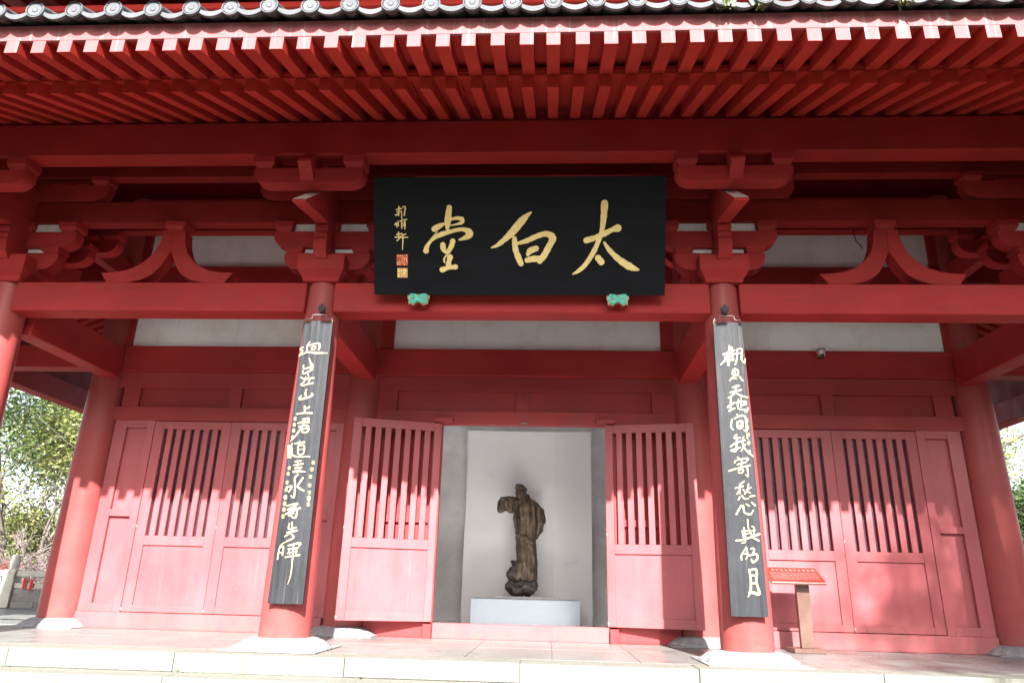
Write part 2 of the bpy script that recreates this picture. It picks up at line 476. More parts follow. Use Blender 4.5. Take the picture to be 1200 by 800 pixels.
# ---- brackets -------------------------------------------------------------
def arm_poly(h, z0, z1, n=6, cut=0.16):
    """lateral arm: flat top, rounded lower ends"""
    pts = [(-h, z1), (h, z1)]
    d = (z1 - z0)
    for i in range(n + 1):
        a = (PI / 2) * i / n
        pts.append((h - cut + cut * math.cos(a), z1 - d * 0.25 - d * 0.75 * math.sin(a)))
    for i in range(n, -1, -1):
        a = (PI / 2) * i / n
        pts.append((-(h - cut + cut * math.cos(a)), z1 - d * 0.25 - d * 0.75 * math.sin(a)))
    return pts
def lateral(h, z0, z1, y, w=0.14, cut=0.16):
    b = MB(); b.prism(arm_poly(h, z0, z1, cut=cut), y - w / 2, y + w / 2, 'y')
    return b.mesh('bracket_arm', M_['beam'], 0.004)
def sheng(w=0.2, d=0.2, z0=0.0, z1=0.13):
    """bearing block: square above, tapered foot"""
    b = MB(); zm = z0 + (z1 - z0) * 0.42
    t = 0.72
    vs = []
    for (s, z) in ((t, z0), (1, zm), (1, z1)):
        vs += [(-w / 2 * s, -d / 2 * s, z), (w / 2 * s, -d / 2 * s, z), (w / 2 * s, d / 2 * s, z), (-w / 2 * s, d / 2 * s, z)]
    fs = [(3, 2, 1, 0), (8, 9, 10, 11)]
    for j in (0, 4):
        fs += [(j + i, j + (i + 1) % 4, j + 4 + (i + 1) % 4, j + 4 + i) for i in range(4)]
    b.add(vs, fs)
    return b.mesh('bearing_block', M_['beam'], 0.003)
lud = MB()
vs = []
for (s, z) in ((0.74, 3.583), (0.80, 3.63), (1.0, 3.705), (1.0, 3.872)):
    w = 0.252 * s
    vs += [(-w, -w, z), (w, -w, z), (w, w, z), (-w, w, z)]
fs = [(3, 2, 1, 0), (12, 13, 14, 15)]
for j in (0, 4, 8):
    fs += [(j + i, j + (i + 1) % 4, j + 4 + (i + 1) % 4, j + 4 + i) for i in range(4)]
lud.add(vs, fs)
lud_me = lud.mesh('bracket_set', M_['beam'], 0.005)
A1 = lateral(0.47, 3.77, 3.965, 0.0, 0.15)
A2 = lateral(0.62, 4.035, 4.228, 0.0, 0.14, 0.19)
A3 = lateral(0.86, 4.62, 4.83, 0.0, 0.13, 0.2)
AF = lateral(0.555, 4.340, 4.50, -0.82, 0.17, 0.14)
AI = lateral(0.56, 4.36, 4.53, 0.80, 0.15, 0.14)
AM = lateral(0.50, 4.04, 4.21, 0.42, 0.14, 0.15)
B1 = sheng(0.20, 0.20, 3.966, 4.034)
B2 = sheng(0.21, 0.21, 4.229, 4.342)
BF = sheng(0.21, 0.23, 4.501, 4.638)
BI = sheng(0.20, 0.20, 4.531, 4.658)
BM = sheng(0.20, 0.20, 4.211, 4.30)
B3 = sheng(0.20, 0.20, 4.831, 4.93)
# projecting arm with scalloped nose, profile in Y-Z
prof = [(0.9, 3.99), (0.80, 3.86), (0.35, 3.82), (0.0, 3.80), (-0.20, 3.80), (-0.28, 3.815), (-0.325, 3.87), (-0.345, 3.95),
        (-0.350, 4.00), (-0.325, 4.015), (-0.350, 4.035), (-0.353, 4.075), (-0.328, 4.09), (-0.353, 4.11), (-0.355, 4.15), (-0.338, 4.178), (0.9, 4.178)]
b = MB(); b.prism(prof, -0.068, 0.068, 'x'); ARM_P = b.mesh('projecting_arm', M_['beam'], 0.003)
b = MB()
b.prism([(-1.035, 4.045), (-1.035, 4.072), (-0.50, 4.483), (0.5, 4.483), (0.5, 4.181), (-0.40, 4.181)], -0.068, 0.068, 'x')
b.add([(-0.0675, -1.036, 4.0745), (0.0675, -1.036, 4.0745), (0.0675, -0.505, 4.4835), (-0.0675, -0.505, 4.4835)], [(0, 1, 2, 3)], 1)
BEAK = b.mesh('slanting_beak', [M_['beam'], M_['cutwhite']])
b = MB(); b.prism([(-1.045, 4.512), (-1.045, 4.488), (-0.907, 4.355), (-0.70, 4.355), (-0.70, 4.486), (2.02, 4.486), (2.02, 4.735), (-0.7, 4.735), (-0.7, 4.6385), (-0.93, 4.6385)], -0.066, 0.066, 'x')
NOSE = b.mesh('beam_nose', M_['beam'], 0.003)
b = MB(); b.box(-0.46, 0.46, -0.02, 0.02, 4.2285, 4.3425); GAPA = b.mesh('plaster_infill', M_['plaster'])
b = MB(); b.box(-0.33, 0.33, -0.02, 0.02, 3.9655, 4.0345); GAPB = b.mesh('plaster_infill', M_['plaster'])
for x in CX[:]:
    o = put(lud_me, 'bracket_set', hall, (x, 0, 0))
    for me in (A1, A2, A3, AF, AI, AM): put(me, 'bracket_arm', o)
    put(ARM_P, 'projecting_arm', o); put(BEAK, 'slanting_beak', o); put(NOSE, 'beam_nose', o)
    for s in (-1, 1):
        put(B1, 'bearing_block', o, (0.37 * s, 0, 0))
        put(B2, 'bearing_block', o, (0.515 * s, 0, 0))
        put(BF, 'bearing_block', o, (0.455 * s, -0.82, 0))
        put(BI, 'bearing_block', o, (0.46 * s, 0.80, 0))
        put(BM, 'bearing_block', o, (0.40 * s, 0.42, 0))
        put(B3, 'bearing_block', o, (0.76 * s, 0, 0))
    put(B2, 'bearing_block', o, (0, 0, 0))
    put(GAPA, 'plaster_infill', o); put(GAPB, 'plaster_infill', o)

# inverted-V struts at bay middles
out = [(0.0, 4.235), (0.11, 4.235), (0.13, 4.08), (0.175, 3.95), (0.245, 3.86), (0.33, 3.79), (0.43, 3.748), (0.53, 3.730), (0.66, 3.722)]
inn = [(0.0, 3.985), (0.035, 3.90), (0.08, 3.80), (0.13, 3.72), (0.19, 3.67), (0.26, 3.632), (0.34, 3.612), (0.44, 3.598), (0.575, 3.590)]
for cx in (-3.845, 3.835, 0.0, -6.65, 6.65):
    k = 1.12 if abs(cx) < 5 else 0.7
    o = None
    for s in (1, -1):
        b = MB(); b.strip([(p[0] * s * k, p[1]) for p in out], [(p[0] * s * k, p[1]) for p in inn], -0.09, 0.075)
        me = b.mesh('strut_leg', M_['beam'], 0.004)
        if o is None: o = put(me, 'inverted_v_strut', hall, (cx, 0, 0))
        else: put(me, 'strut_leg', o)
    put(sheng(0.22, 0.22, 4.236, 4.342), 'bearing_block', o)

# long beams along the front
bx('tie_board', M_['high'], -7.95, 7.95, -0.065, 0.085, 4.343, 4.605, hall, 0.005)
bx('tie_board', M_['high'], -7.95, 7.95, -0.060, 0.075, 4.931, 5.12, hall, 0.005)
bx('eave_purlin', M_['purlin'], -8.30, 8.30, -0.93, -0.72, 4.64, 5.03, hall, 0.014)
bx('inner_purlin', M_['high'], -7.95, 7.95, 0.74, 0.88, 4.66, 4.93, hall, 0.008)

# ---- eaves ----------------------------------------------------------------
PITCH_R = 0.2195
def bar(y0, z0, y1, z1, h0, h1, w, name, m, front_plumb=True):
    b = MB()
    b.prism([(y0, z0), (y1, z1), (y1, z1 + h1), (y0, z0 + h0)], -w / 2, w / 2, 'x')
    return b.mesh(name, m, 0.003)
FLY = bar(-2.500, 4.566, -1.52, 4.862, 0.122, 0.10, 0.106, 'flying_rafter', [M_['eave'], M_['fascia']])
for p in FLY.polygons:
    if p.normal.y < -0.9: p.material_index = 1
LOW = bar(-1.955, 4.600, 2.05, 6.322, 0.125, 0.12, 0.096, 'rafter', M_['eave'])
NX = 38
for k in range(-NX, NX + 1):
    x = 0.121 + PITCH_R * k
    put(FLY, 'flying_rafter', hall, (x + random.uniform(-0.005, 0.005), random.uniform(-0.003, 0.002), random.uniform(-0.004, 0.003)), (0, 0, random.uniform(-0.002, 0.002)))
    put(LOW, 'rafter', hall, (x - 0.002 + random.uniform(-0.003, 0.003), 0, 0))
XE = 8.55
# boards above the rafters, fascia, batten on the lower rafter ends
b = MB(); b.prism([(-2.497, 4.690), (-1.90, 4.858), (-1.90, 4.885), (-2.497, 4.715)], -XE, XE, 'x'); b.build('eave_board', M_['eave'], hall)
b = MB(); b.prism([(-1.953, 4.728), (2.05, 6.448), (2.05, 6.475), (-1.953, 4.755)], -XE, XE, 'x'); b.build('eave_board', M_['eave'], hall)
b = MB(); b.box(-XE, XE, -2.503, -2.475, 4.684, 4.834, 0, 0.002); b.build('fascia_board', M_['fascia'], hall)
b = MB(); b.box(-XE, XE, -1.965, -1.935, 4.757, 4.80); b.build('batten', M_['eave'], hall)
# side eaves
for s in (-1, 1):
    b = MB(); b.prism([(s * 8.55, 4.40), (s * 5.9, 5.542), (s * 5.9, 5.592), (s * 8.55, 4.45)], -2.0, 9.0, 'y'); b.build('eave_board', M_['eave'], hall)
    b = MB(); b.prism([(s * 8.53, 4.30), (s * 6.0, 5.42), (s * 6.0, 5.51), (s * 8.53, 4.39)], -0.05, 0.05, 'y'); me = b.mesh('rafter', M_['eave'])
    for k in range(30):
        put(me, 'rafter', hall, (0, -0.5 + 0.22 * k, 0))
    b = MB(); b.box(min(s * 8.54, s * 8.59), max(s * 8.54, s * 8.59), -2.0, 9.0, 4.28, 4.50); b.build('fascia_board', M_['eave'], hall)

# roof tiles along the front edge and up the slope
SL = 0.42
ang = math.atan(SL)
b = MB()
# round ridge tile: tube going up the slope, end cap with raised rim
def cap_tile():
    b = MB()
    r = 0.073
    n = 20
    L = 3.3
    d = Vector((0, math.cos(ang), math.sin(ang)))
    for i, (o0, rr_) in enumerate(((0.0, r), (0.02, r), (0.021, r * 0.9), (L, r * 0.9))):
        pass
    ring = []
    prof = [(0.0, r), (0.022, r), (0.024, r * 0.88), (0.42, r * 0.88), (0.425, r * 0.95), (0.84, r * 0.95), (0.845, r * 0.9), (L, r * 0.9)]
    vs, fs = [], []
    side = Vector((1, 0, 0)); nrm = Vector((0, -math.sin(ang), math.cos(ang)))
    for t, q in prof:
        for i in range(n):
            a = 2 * PI * i / n
            vs.append(d * t + side * q * math.cos(a) + nrm * q * math.sin(a))
    for j in range(len(prof) - 1):
        for i in range(n):
            k = (i + 1) % n
            fs.append((j * n + i, j * n + k, (j + 1) * n + k, (j + 1) * n + i))
    b.add(vs, fs, 0, True)
    # face disc: rim, recessed ring, centre boss, bead ring
    def disc(r0, r1, y0, y1, mi):
        v = []
        for q, y in ((r0, y0), (r1, y1)):
            for i in range(n):
                a = 2 * PI * i / n
                v.append((q * math.cos(a), y, q * math.sin(a)))
        b.add(v, [(i, (i + 1) % n, n + (i + 1) % n, n + i) for i in range(n)], mi)
    disc(r, r, 0.012, -0.012, 1); disc(r, r * 0.90, -0.012, -0.012, 1); disc(r * 0.90, r * 0.84, -0.012, -0.004, 2); disc(r * 0.84, r * 0.78, -0.004, -0.009, 1)
    disc(r * 0.78, r * 0.34, -0.009, -0.006, 1); disc(r * 0.34, r * 0.25, -0.006, -0.010, 2)
    b.add([(r * 0.25 * math.cos(2 * PI * i / n), -0.010, r * 0.25 * math.sin(2 * PI * i / n)) for i in range(n)], [list(range(n))], 1)
    for i in range(16):
        a = 2 * PI * (i + 0.5) / 16
        x, z = r * 0.80 * math.cos(a), r * 0.80 * math.sin(a)
        h = 0.0045
        b.add([(x - h, -0.0125, z - h), (x + h, -0.0125, z - h), (x + h, -0.0125, z + h), (x - h, -0.0125, z + h)], [(0, 1, 2, 3)], 2)
    return b.mesh('cap_tile', [M_['tile'], M_['capface'], M_['capdark']])
def drip_tile():
    b = MB()
    n = 12
    hw = 0.128
    sag = 0.052
    top, bot = [], []
    L = 3.3
    def z_at(x): return -sag * (1 - (x / hw) ** 2)
    xs = [-hw + 2 * hw * i / n for i in range(n + 1)]
    # pan going up the slope
    vs = []
    for t in (0, L):
        for th in (0, 0.016):
            for x in xs:
                vs.append((x, t * math.cos(ang), z_at(x) + th + t * math.sin(ang)))
    m_ = n + 1
    fs = []
    for i in range(n):
        fs += [(i, i + 1, 2 * m_ + i + 1, 2 * m_ + i), (m_ + i, 3 * m_ + i, 3 * m_ + i + 1, m_ + i + 1), (i, m_ + i, m_ + i + 1, i + 1), (2 * m_ + i, 2 * m_ + i + 1, 3 * m_ + i + 1, 3 * m_ + i)]
    b.add(vs, fs, 0, False)
    # hanging lip, thicker, tilted forward
    up = [(x, z_at(x) + 0.016) for x in xs]
    lo = [(x, z_at(x) - 0.010 - 0.020 * (1 - (x / hw) ** 2)) for x in xs]
    b.strip(up, lo, -0.022, 0.004, 'y', 1)
    return b.mesh('drip_tile', [M_['tile'], M_['capface']])
CAP, DRIP = cap_tile(), drip_tile()
for k in range(-28, 30):
    x = -0.30 + 0.32 * k
    if abs(x) > XE: continue
    put(CAP, 'cap_tile', hall, (x + random.uniform(-0.006, 0.006), -2.615 + random.uniform(-0.01, 0.01), 4.876 + random.uniform(-0.004, 0.006)),
        (random.uniform(-0.06, 0.04), 0, random.uniform(-0.05, 0.05)))
    put(DRIP, 'drip_tile', hall, (x + 0.16 + random.uniform(-0.004, 0.004), -2.590 + random.uniform(-0.008, 0.008), 4.876 + random.uniform(-0.004, 0.004)),
        (0, random.uniform(-0.02, 0.02), random.uniform(-0.02, 0.02)))
b = MB(); b.prism([(-2.46, 4.8145), (0.6, 4.8145 + 3.06 * SL), (0.6, 4.84 + 3.06 * SL), (-2.46, 4.836)], -XE, XE, 'x'); b.build('roof_bed', M_['tile'], hall)

# upper storey seen over the tiles
b = MB(); b.box(-6.4, 6.4, 0.62, 0.75, 5.9, 9.6); b.build('upper_wall', M_['beam'], hall)
b = MB(); b.box(-7.4, 7.4, -0.99, -0.95, 6.455, 6.53, 0, 0.003); b.build('upper_fascia', M_['eave'], hall)
b = MB(); b.prism([(-0.95, 6.455), (0.62, 6.75), (0.62, 6.80), (-0.95, 6.50)], -7.4, 7.4, 'x'); b.build('eave_board', M_['eave'], hall)
me = bar(-1.22, 6.70, 0.62, 7.35, 0.12, 0.12, 0.11, 'rafter', M_['eave'])
for k in range(-16, 17):
    put(me, 'rafter', hall, (0.4 * k + 0.1, 0, 0))
b = MB(); b.prism([(-1.6, 6.80), (0.62, 7.60), (0.62, 7.66), (-1.6, 6.86)], -7.4, 7.4, 'x'); b.build('eave_board', M_['eave'], hall)

# ---- front wall -----------------------------------------------------------
D = M_['door']
YF = 1.955
def rail(x0, x1, z0, z1, yf=YF, d=0.09, name='rail', m=None, ch=0.003):
    return bx(name, m or D, x0, x1, yf, yf + d, z0, z1, hall, ch)
def panel(x0, x1, z0, z1, yf=YF + 0.045, name='panel', parent=None, m=None):
    o = bx(name, m or D, x0, x1, yf, yf + 0.03, z0, z1, parent or hall)
    return o
def leaf(w, z0, z1, so, sl, st, zs0, zs1, zp0, zp1, ns, nm='door_leaf', glass=True):
    """louvred leaf, local x 0..w, front at y=0; opening so..so+sl"""
    d = 0.055
    b = MB()
    b.box(0, so, 0, d, z0, z1, 0, 0.003); b.box(so + sl, w, 0, d, z0, z1, 0, 0.003)
    b.box(so + 0.0005, so + sl - 0.0005, 0.001, d - 0.001, zs1, z1 - 0.0005, 0, 0.002)
    b.box(so + 0.0005, so + sl - 0.0005, 0.001, d - 0.001, zp1, zs0, 0, 0.002)
    b.box(so + 0.0005, so + sl - 0.0005, 0.001, d - 0.001, z0 + 0.0005, zp0, 0, 0.002)
    o = b.build(nm, D)
    p = MB(); p.box(so - 0.003, so + sl + 0.003, 0.022, 0.036, zp0 - 0.002, zp1 + 0.002); p.build('panel', D, o)
    hb = MB(); hb.box(-0.004, 0.016, -0.006, 0.0, z0 + 0.02, z0 + 0.05, 0, 0.002); hb.box(-0.004, 0.012, -0.005, 0.0, zs0 + 0.10, zs0 + 0.125, 0, 0.002)
    hb.build('hinge_pin', M_['wire'], o)
    pitch = sl / (ns + 0.35)
    sb = MB(); sw = pitch * 0.60
    sb.box(-sw / 2, sw / 2, 0.006, 0.046, zs0 - 0.002, zs1 + 0.002, 0, 0.004)
    sm = sb.mesh('slat', D)
    for i in range(ns):
        put(sm, 'slat', o, (so + pitch * (0.675 + i) , 0, 0))
    if glass:
        g_ = MB(); g_.box(so - 0.01, so + sl + 0.01, 0.060, 0.066, zs0 - 0.01, zs1 + 0.01); g_.build('pane', M_['glass'], o)
    return o
ZL0, ZL1 = 0.190, 2.526
def set_leaf(o, x, y=YF + 0.012, rz=0.0):
    o.parent = hall; o.location = (x, y, 0); o.rotation_euler = (0, 0, rz)
    return o
bays = []
for s in (-1, 1):
    c = 3.815 if s > 0 else -3.815
    # sill, rails, lintel, plaster
    xa, xb = (2.36, 5.37) if s > 0 else (-5.37, -2.36)
    rail(xa, xb, 0.0, 0.183, 1.925, 0.14, 'sill_beam')
    xe, xf = (2.30, 5.42) if s > 0 else (-5.42, -2.30)
    rail(xe, xf, 2.534, 2.715, 1.945, 0.10, 'rail', M_['frieze'])
    rail(xe, xf, 2.98, 3.19, 1.950, 0.095, 'rail', M_['frieze'])
    rail((2.24 if s > 0 else -5.46), (5.46 if s > 0 else -2.24), 3.192, 3.548, 1.905, 0.20, 'lintel', M_['beam'], 0.008)
    xc, xd = (2.22, 5.52) if s > 0 else (-5.52, -2.22)
    rail(xc, xd, 4.15, 4.735, 1.93, 0.17, 'lintel', M_['beam'], 0.008)
    rail(xc, xd, 5.56, 5.80, 1.93, 0.17, 'lintel', M_['beam'], 0.008)
    bx('plaster_panel', M_['plaster'], xa - 0.0, xb, 1.985, 2.07, 3.549, 4.149, hall)
    bx('plaster_panel', M_['plaster'], xa, xb, 1.985, 2.07, 4.736, 5.559, hall)
    # recessed frieze panels
    for q in (-1, 1):
        x0, x1 = sorted((c + q * 0.082, c + q * 1.30))
        panel(x0 - 0.002, x1 + 0.002, 2.716, 2.979, m=M_['frieze'])
    bx('stile', M_['frieze'], c - 0.080, c + 0.080, YF, YF + 0.08, 2.716, 2.979, hall, 0.002)
    for q in (-1, 1):
        x0, x1 = sorted((c + q * 1.302, c + q * 1.525)); bx('stile', M_['frieze'], x0, x1, YF, YF + 0.08, 2.716, 2.979, hall, 0.002)
    # narrow side panels: stiles and two panels
    for q in (-1, 1):
        def seg(a, b2, z0, z1, nm='stile'):
            x0, x1 = sorted((c + q * a, c + q * b2))
            if nm == 'panel': panel(x0, x1, z0, z1)
            else: bx(nm, D, x0, x1, YF, YF + 0.08, z0, z1, hall, 0.002)
        seg(1.022, 1.122, 0.184, 2.533)
        seg(1.395, 1.555, 0.184, 2.533)
        seg(1.123, 1.394, 0.184, 0.28); seg(1.123, 1.394, 1.307, 1.39); seg(1.123, 1.394, 2.437, 2.533)
        seg(1.120, 1.397, 0.278, 1.309, 'panel'); seg(1.120, 1.397, 1.388, 2.439, 'panel')
    for q in (0, 1):
        w = 1.018
        so = 0.130
        o = leaf(w, ZL0, ZL1, so, 0.765, 0, 1.080, 2.425, 0.27, 0.967, 6)
        set_leaf(o, c - 1.020 + q * 1.022)
# centre bay
rail(-1.92, 1.92, 2.534, 2.710, 1.945, 0.10, 'rail', M_['frieze'])
rail(-1.92, 1.92, 2.975, 3.165, 1.950, 0.095, 'rail', M_['frieze'])
rail(-1.98, 1.98, 3.167, 3.530, 1.905, 0.20, 'lintel', M_['beam'], 0.008)
rail(-1.98, 1.98, 4.15, 4.735, 1.93, 0.17, 'lintel', M_['beam'], 0.008)
rail(-1.98, 1.98, 5.56, 5.80, 1.93, 0.17, 'lintel', M_['beam'], 0.008)
bx('plaster_panel', M_['plaster'], -1.7665, 1.7665, 1.985, 2.07, 3.531, 4.149, hall)
bx('plaster_panel', M_['plaster'], -1.7665, 1.7665, 1.985, 2.07, 4.736, 5.559, hall)
for s in (-1, 1):
    for za, zb in ((3.531, 4.149), (4.736, 5.559)):
        x0, x1 = sorted((s * 1.767, s * 2.02)); bx('post', M_['beam'], x0, x1, 1.94, 2.07, za, zb, hall)
        x0, x1 = sorted((s * 2.18, s * 2.358)); bx('post', M_['beam'], x0, x1, 1.94, 2.07, za + 0.02, zb, hall)
        x0, x1 = sorted((s * 5.372, s * 5.56)); bx('post', M_['beam'], x0, x1, 1.94, 2.07, za + 0.02, zb, hall)
for a, b2 in ((-1.655, -0.113), (0.042, 1.62)):
    panel(a, b2, 2.709, 2.976, m=M_['frieze'])
for a, b2 in ((-1.92, -1.657), (-0.111, 0.040), (1.622, 1.92)):
    bx('stile', M_['frieze'], a, b2, YF, YF + 0.08, 2.711, 2.974, hall, 0.002)
for s in (-1, 1):
    def seg(a, b2, z0, z1, nm='stile'):
        x0, x1 = sorted((s * a, s * b2))
        if nm == 'panel': panel(x0, x1, z0, z1, m=M_['frieze'])
        else: bx(nm, M_['frieze'], x0, x1, YF, YF + 0.08, z0, z1, hall, 0.002)
    seg(1.04, 1.16, 0.0, 2.533, 'door_jamb')
    seg(1.76, 1.90, 0.184, 2.533); seg(1.161, 1.759, 1.307, 1.39)
    seg(1.158, 1.762, 0.184, 1.309, 'panel'); seg(1.158, 1.762, 1.388, 2.535, 'panel')
    seg(1.161, 1.86, 0.0, 0.183, 'sill_beam')
    # door pivots: pillow block below, hinge block above
    seg(1.03, 1.125, 0.0, 0.165, 'pivot_block')
    x0, x1 = sorted((s * 0.90, s * 1.14))
    b = MB(); b.box(x0, x1, YF - 0.13, YF - 0.001, 2.545, 2.60, 0, 0.008); b.build('pivot_block', M_['frieze'], hall)
    b = MB(); b.box(min(s * 1.03, s * 1.13), max(s * 1.03, s * 1.13), YF - 0.13, YF - 0.001, 0.0, 0.155, 0, 0.006); b.build('pivot_block', M_['frieze'], hall)
bx('threshold', D, -1.028, 1.028, 1.90, 2.02, 0.0, 0.168, hall, 0.005)
bx('latch_plate', M_['wire'], -0.04, 0.04, 1.935, 1.944, 2.545, 2.565, hall)
# the two open leaves
oL = leaf(1.095, 0.178, 2.532, 0.105, 0.90, 0, 1.095, 2.43, 0.285, 0.985, 7, glass=False)
aL = math.atan2(0.30, 1.055)
set_leaf(oL, -2.100, 1.600, aL)
oL['label'] = 'left door leaf of the middle pair, swung open'
oR = leaf(1.085, 0.178, 2.532, 0.095, 0.89, 0, 1.095, 2.43, 0.285, 0.985, 7, glass=False)
set_leaf(oR, 1.012, 1.890, -math.atan2(0.21, 1.06))
oR['label'] = 'right door leaf of the middle pair, swung open'

# interior
bx('inner_wall', M_['marble'], -5.5, 5.5, 6.35, 6.45, 0.0, 4.2, hall)
for s in (-1, 1):
    x0, x1 = sorted((s * 2.5, s * 2.6)); bx('inner_wall', M_['marble'], x0, x1, 2.2, 6.35, 0.0, 4.2, hall)
    x0, x1 = sorted((s * 5.5, s * 5.75)); bx('side_wall', M_['beam'], x0, x1, 2.25, 6.6, 0.0, 6.2, hall)
bx('ceiling', M_['plaster'], -5.5, 5.5, 2.08, 6.45, 4.2, 4.3, hall)
bx('inner_floor', M_['polished'], -5.5, 5.5, 2.08, 6.35, -0.02, 0.003, hall)
bx('back_wall', M_['beam'], -5.6, 5.6, 6.46, 6.6, 0.0, 6.2, hall)
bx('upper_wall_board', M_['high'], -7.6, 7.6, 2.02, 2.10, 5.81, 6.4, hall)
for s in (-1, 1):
    x0, x1 = sorted((s * 5.60, s * 7.6)); bx('upper_wall_board', M_['high'], x0, x1, 2.02, 2.10, 4.55, 5.80, hall)  # boards added to block sky leaking in past the end bays

# ------------------------------------------------------------ screen, pedestal, statue
scr = empty('screen_wall', (0, 5.5, 0))
tag(scr, 'tall pale stone screen standing behind the bronze statue', 'screen')
zz = [0.0, 0.975, 2.17, 3.19]
xx = [-1.12, 0.40, 1.04]
for i in range(3):
    for j in range(2):
        b = MB(); b.box(xx[j] + 0.0004, xx[j + 1] - 0.0004, 0, 0.12, zz[i] + 0.004 * (i == 0) + 0.0004, zz[i + 1] - 0.0004, 0, 0.0005)
        b.build('stone_panel', M_['screen'], scr)
ped = bx('pedestal', M_['pedestal'], -0.845, 0.793, 4.35, 5.2, 0.004, 0.412, None, 0.006)
tag(ped, 'low white marble pedestal under the bronze statue', 'pedestal')
sl_ = bx('base_slab', M_['crystal'], -0.51, 0.42, 4.40, 5.05, 0.413, 0.450, None, 0.004)
tag(sl_, 'thin pale slab between the statue and its marble pedestal', 'slab')

def sculpt(parts, name, m, voxel, disp, parent, loc, fold=0.0):
    bm = bmesh.new()
    for kind, a in parts:
        if kind == 'ell':
            c, r, rot = a
            mm = Matrix.Translation(c) @ Matrix.Rotation(rot, 4, 'Y') @ Matrix.Diagonal((*r, 1))
            bmesh.ops.create_icosphere(bm, subdivisions=3, radius=1, matrix=mm)
        elif kind == 'loft':
            n = 28
            rings = []
            for (x, y, z, rx, ry) in a:
                rings.append([bm.verts.new((x + rx * math.cos(2 * PI * i / n), y + ry * math.sin(2 * PI * i / n), z)) for i in range(n)])
            for j in range(len(rings) - 1):
                for i in range(n):
                    k = (i + 1) % n
                    bm.faces.new((rings[j][i], rings[j][k], rings[j + 1][k], rings[j + 1][i]))
            bm.faces.new(rings[0][::-1]); bm.faces.new(rings[-1])
        elif kind == 'tube':
            t = MB(); t.tube(a[0], a[1], 14)
            vv = [bm.verts.new(p) for p in t.v]
            for f in t.f:
                try: bm.faces.new([vv[i] for i in f])
                except ValueError: pass
    me = bpy.data.meshes.new(name); bm.to_mesh(me); bm.free()
    tmp = bpy.data.objects.new('tmp', me); COL.objects.link(tmp)
    md = tmp.modifiers.new('r', 'REMESH'); md.mode = 'VOXEL'; md.voxel_size = voxel
    sm2 = tmp.modifiers.new('s', 'SMOOTH'); sm2.iterations = 3
    dg = bpy.context.evaluated_depsgraph_get()
    ev = bpy.data.meshes.new_from_object(tmp.evaluated_get(dg))
    bpy.data.objects.remove(tmp)
    ev.name = name
    nr = [v.normal.copy() for v in ev.vertices]
    for v, nv in zip(ev.vertices, nr):
        p = v.co
        h = noise.fractal(p * 9, 1.0, 2.0, 4) * disp
        if fold:
            q = Vector((p.x * 17 + p.z * 2.5, p.y * 17, p.z * 2.2))
            w = noise.noise(q)
            h += fold * (1 - abs(w) * 3.0)
        v.co = p + nv * h
    for p in ev.polygons: p.use_smooth = True
    ev.materials.clear(); ev.materials.append(m)
    return put(ev, name, parent, loc)

# statue local coordinates: x right, z up from the slab (1.55 m tall)
K = 1.555 / 590.0
def sx(px): return (px - 262) * K
def sz(py): return (692 - py) * K
st = empty('bronze_statue', (-0.035, 4.72, 0.4505))
st.scale = (1.1, 1.1, 1.1)
tag(st, 'dark bronze statue of a robed figure, head bowed and one sleeve raised', 'statue')
body = [('loft', [(sx(262), 0, sz(640), 0.150, 0.13), (sx(266), 0, sz(560), 0.143, 0.13), (sx(264), 0, sz(500), 0.140, 0.125), (sx(262), 0, sz(440), 0.140, 0.12),
                  (sx(258), 0, sz(400), 0.135, 0.115), (sx(256), 0.0, sz(340), 0.155, 0.12), (sx(255), 0.0, sz(280), 0.178, 0.13), (sx(256), 0.0, sz(230), 0.178, 0.13),
                  (sx(252), 0, sz(200), 0.155, 0.115), (sx(244), -0.02, sz(184), 0.115, 0.095), (sx(236), -0.03, sz(160), 0.075, 0.07)]),
        # raised right sleeve: shoulder, forearm, hanging cuff
        ('tube', ([(sx(215), -0.02, sz(205)), (sx(178), -0.09, sz(205)), (sx(140), -0.17, sz(212))], [0.075, 0.075, 0.085])),
        ('ell', (Vector((sx(132), -0.17, sz(222))), (0.070, 0.07, 0.115), 0.30)),
        ('ell', (Vector((sx(168), -0.12, sz(232))), (0.085, 0.070, 0.090), -0.2)),
        ('ell', (Vector((sx(170), -0.12, sz(196))), (0.085, 0.055, 0.045), 0.4)),
        # arm behind the back, bulging sleeve
        ('tube', ([(sx(292), 0.02, sz(215)), (sx(325), 0.05, sz(250)), (sx(337), 0.08, sz(300)), (sx(322), 0.11, sz(350)), (sx(300), 0.12, sz(385))], [0.07, 0.075, 0.072, 0.062, 0.045])),
        ('ell', (Vector((sx(302), 0.08, sz(300))), (0.10, 0.07, 0.18), 0.0)),
        # hem flare and sash
        ('ell', (Vector((sx(230), -0.04, sz(560))), (0.085, 0.10, 0.20), 0.12)),
        ('ell', (Vector((sx(290), -0.03, sz(590))), (0.075, 0.10, 0.16), -0.1)),
        ('tube', ([(sx(212), -0.10, sz(378)), (sx(255), -0.135, sz(392)), (sx(305), -0.10, sz(420))], [0.018, 0.022, 0.018]))]
sculpt(body, 'robe', M_['bronze'], 0.010, 0.012, st, (0, 0, 0), 0.013)
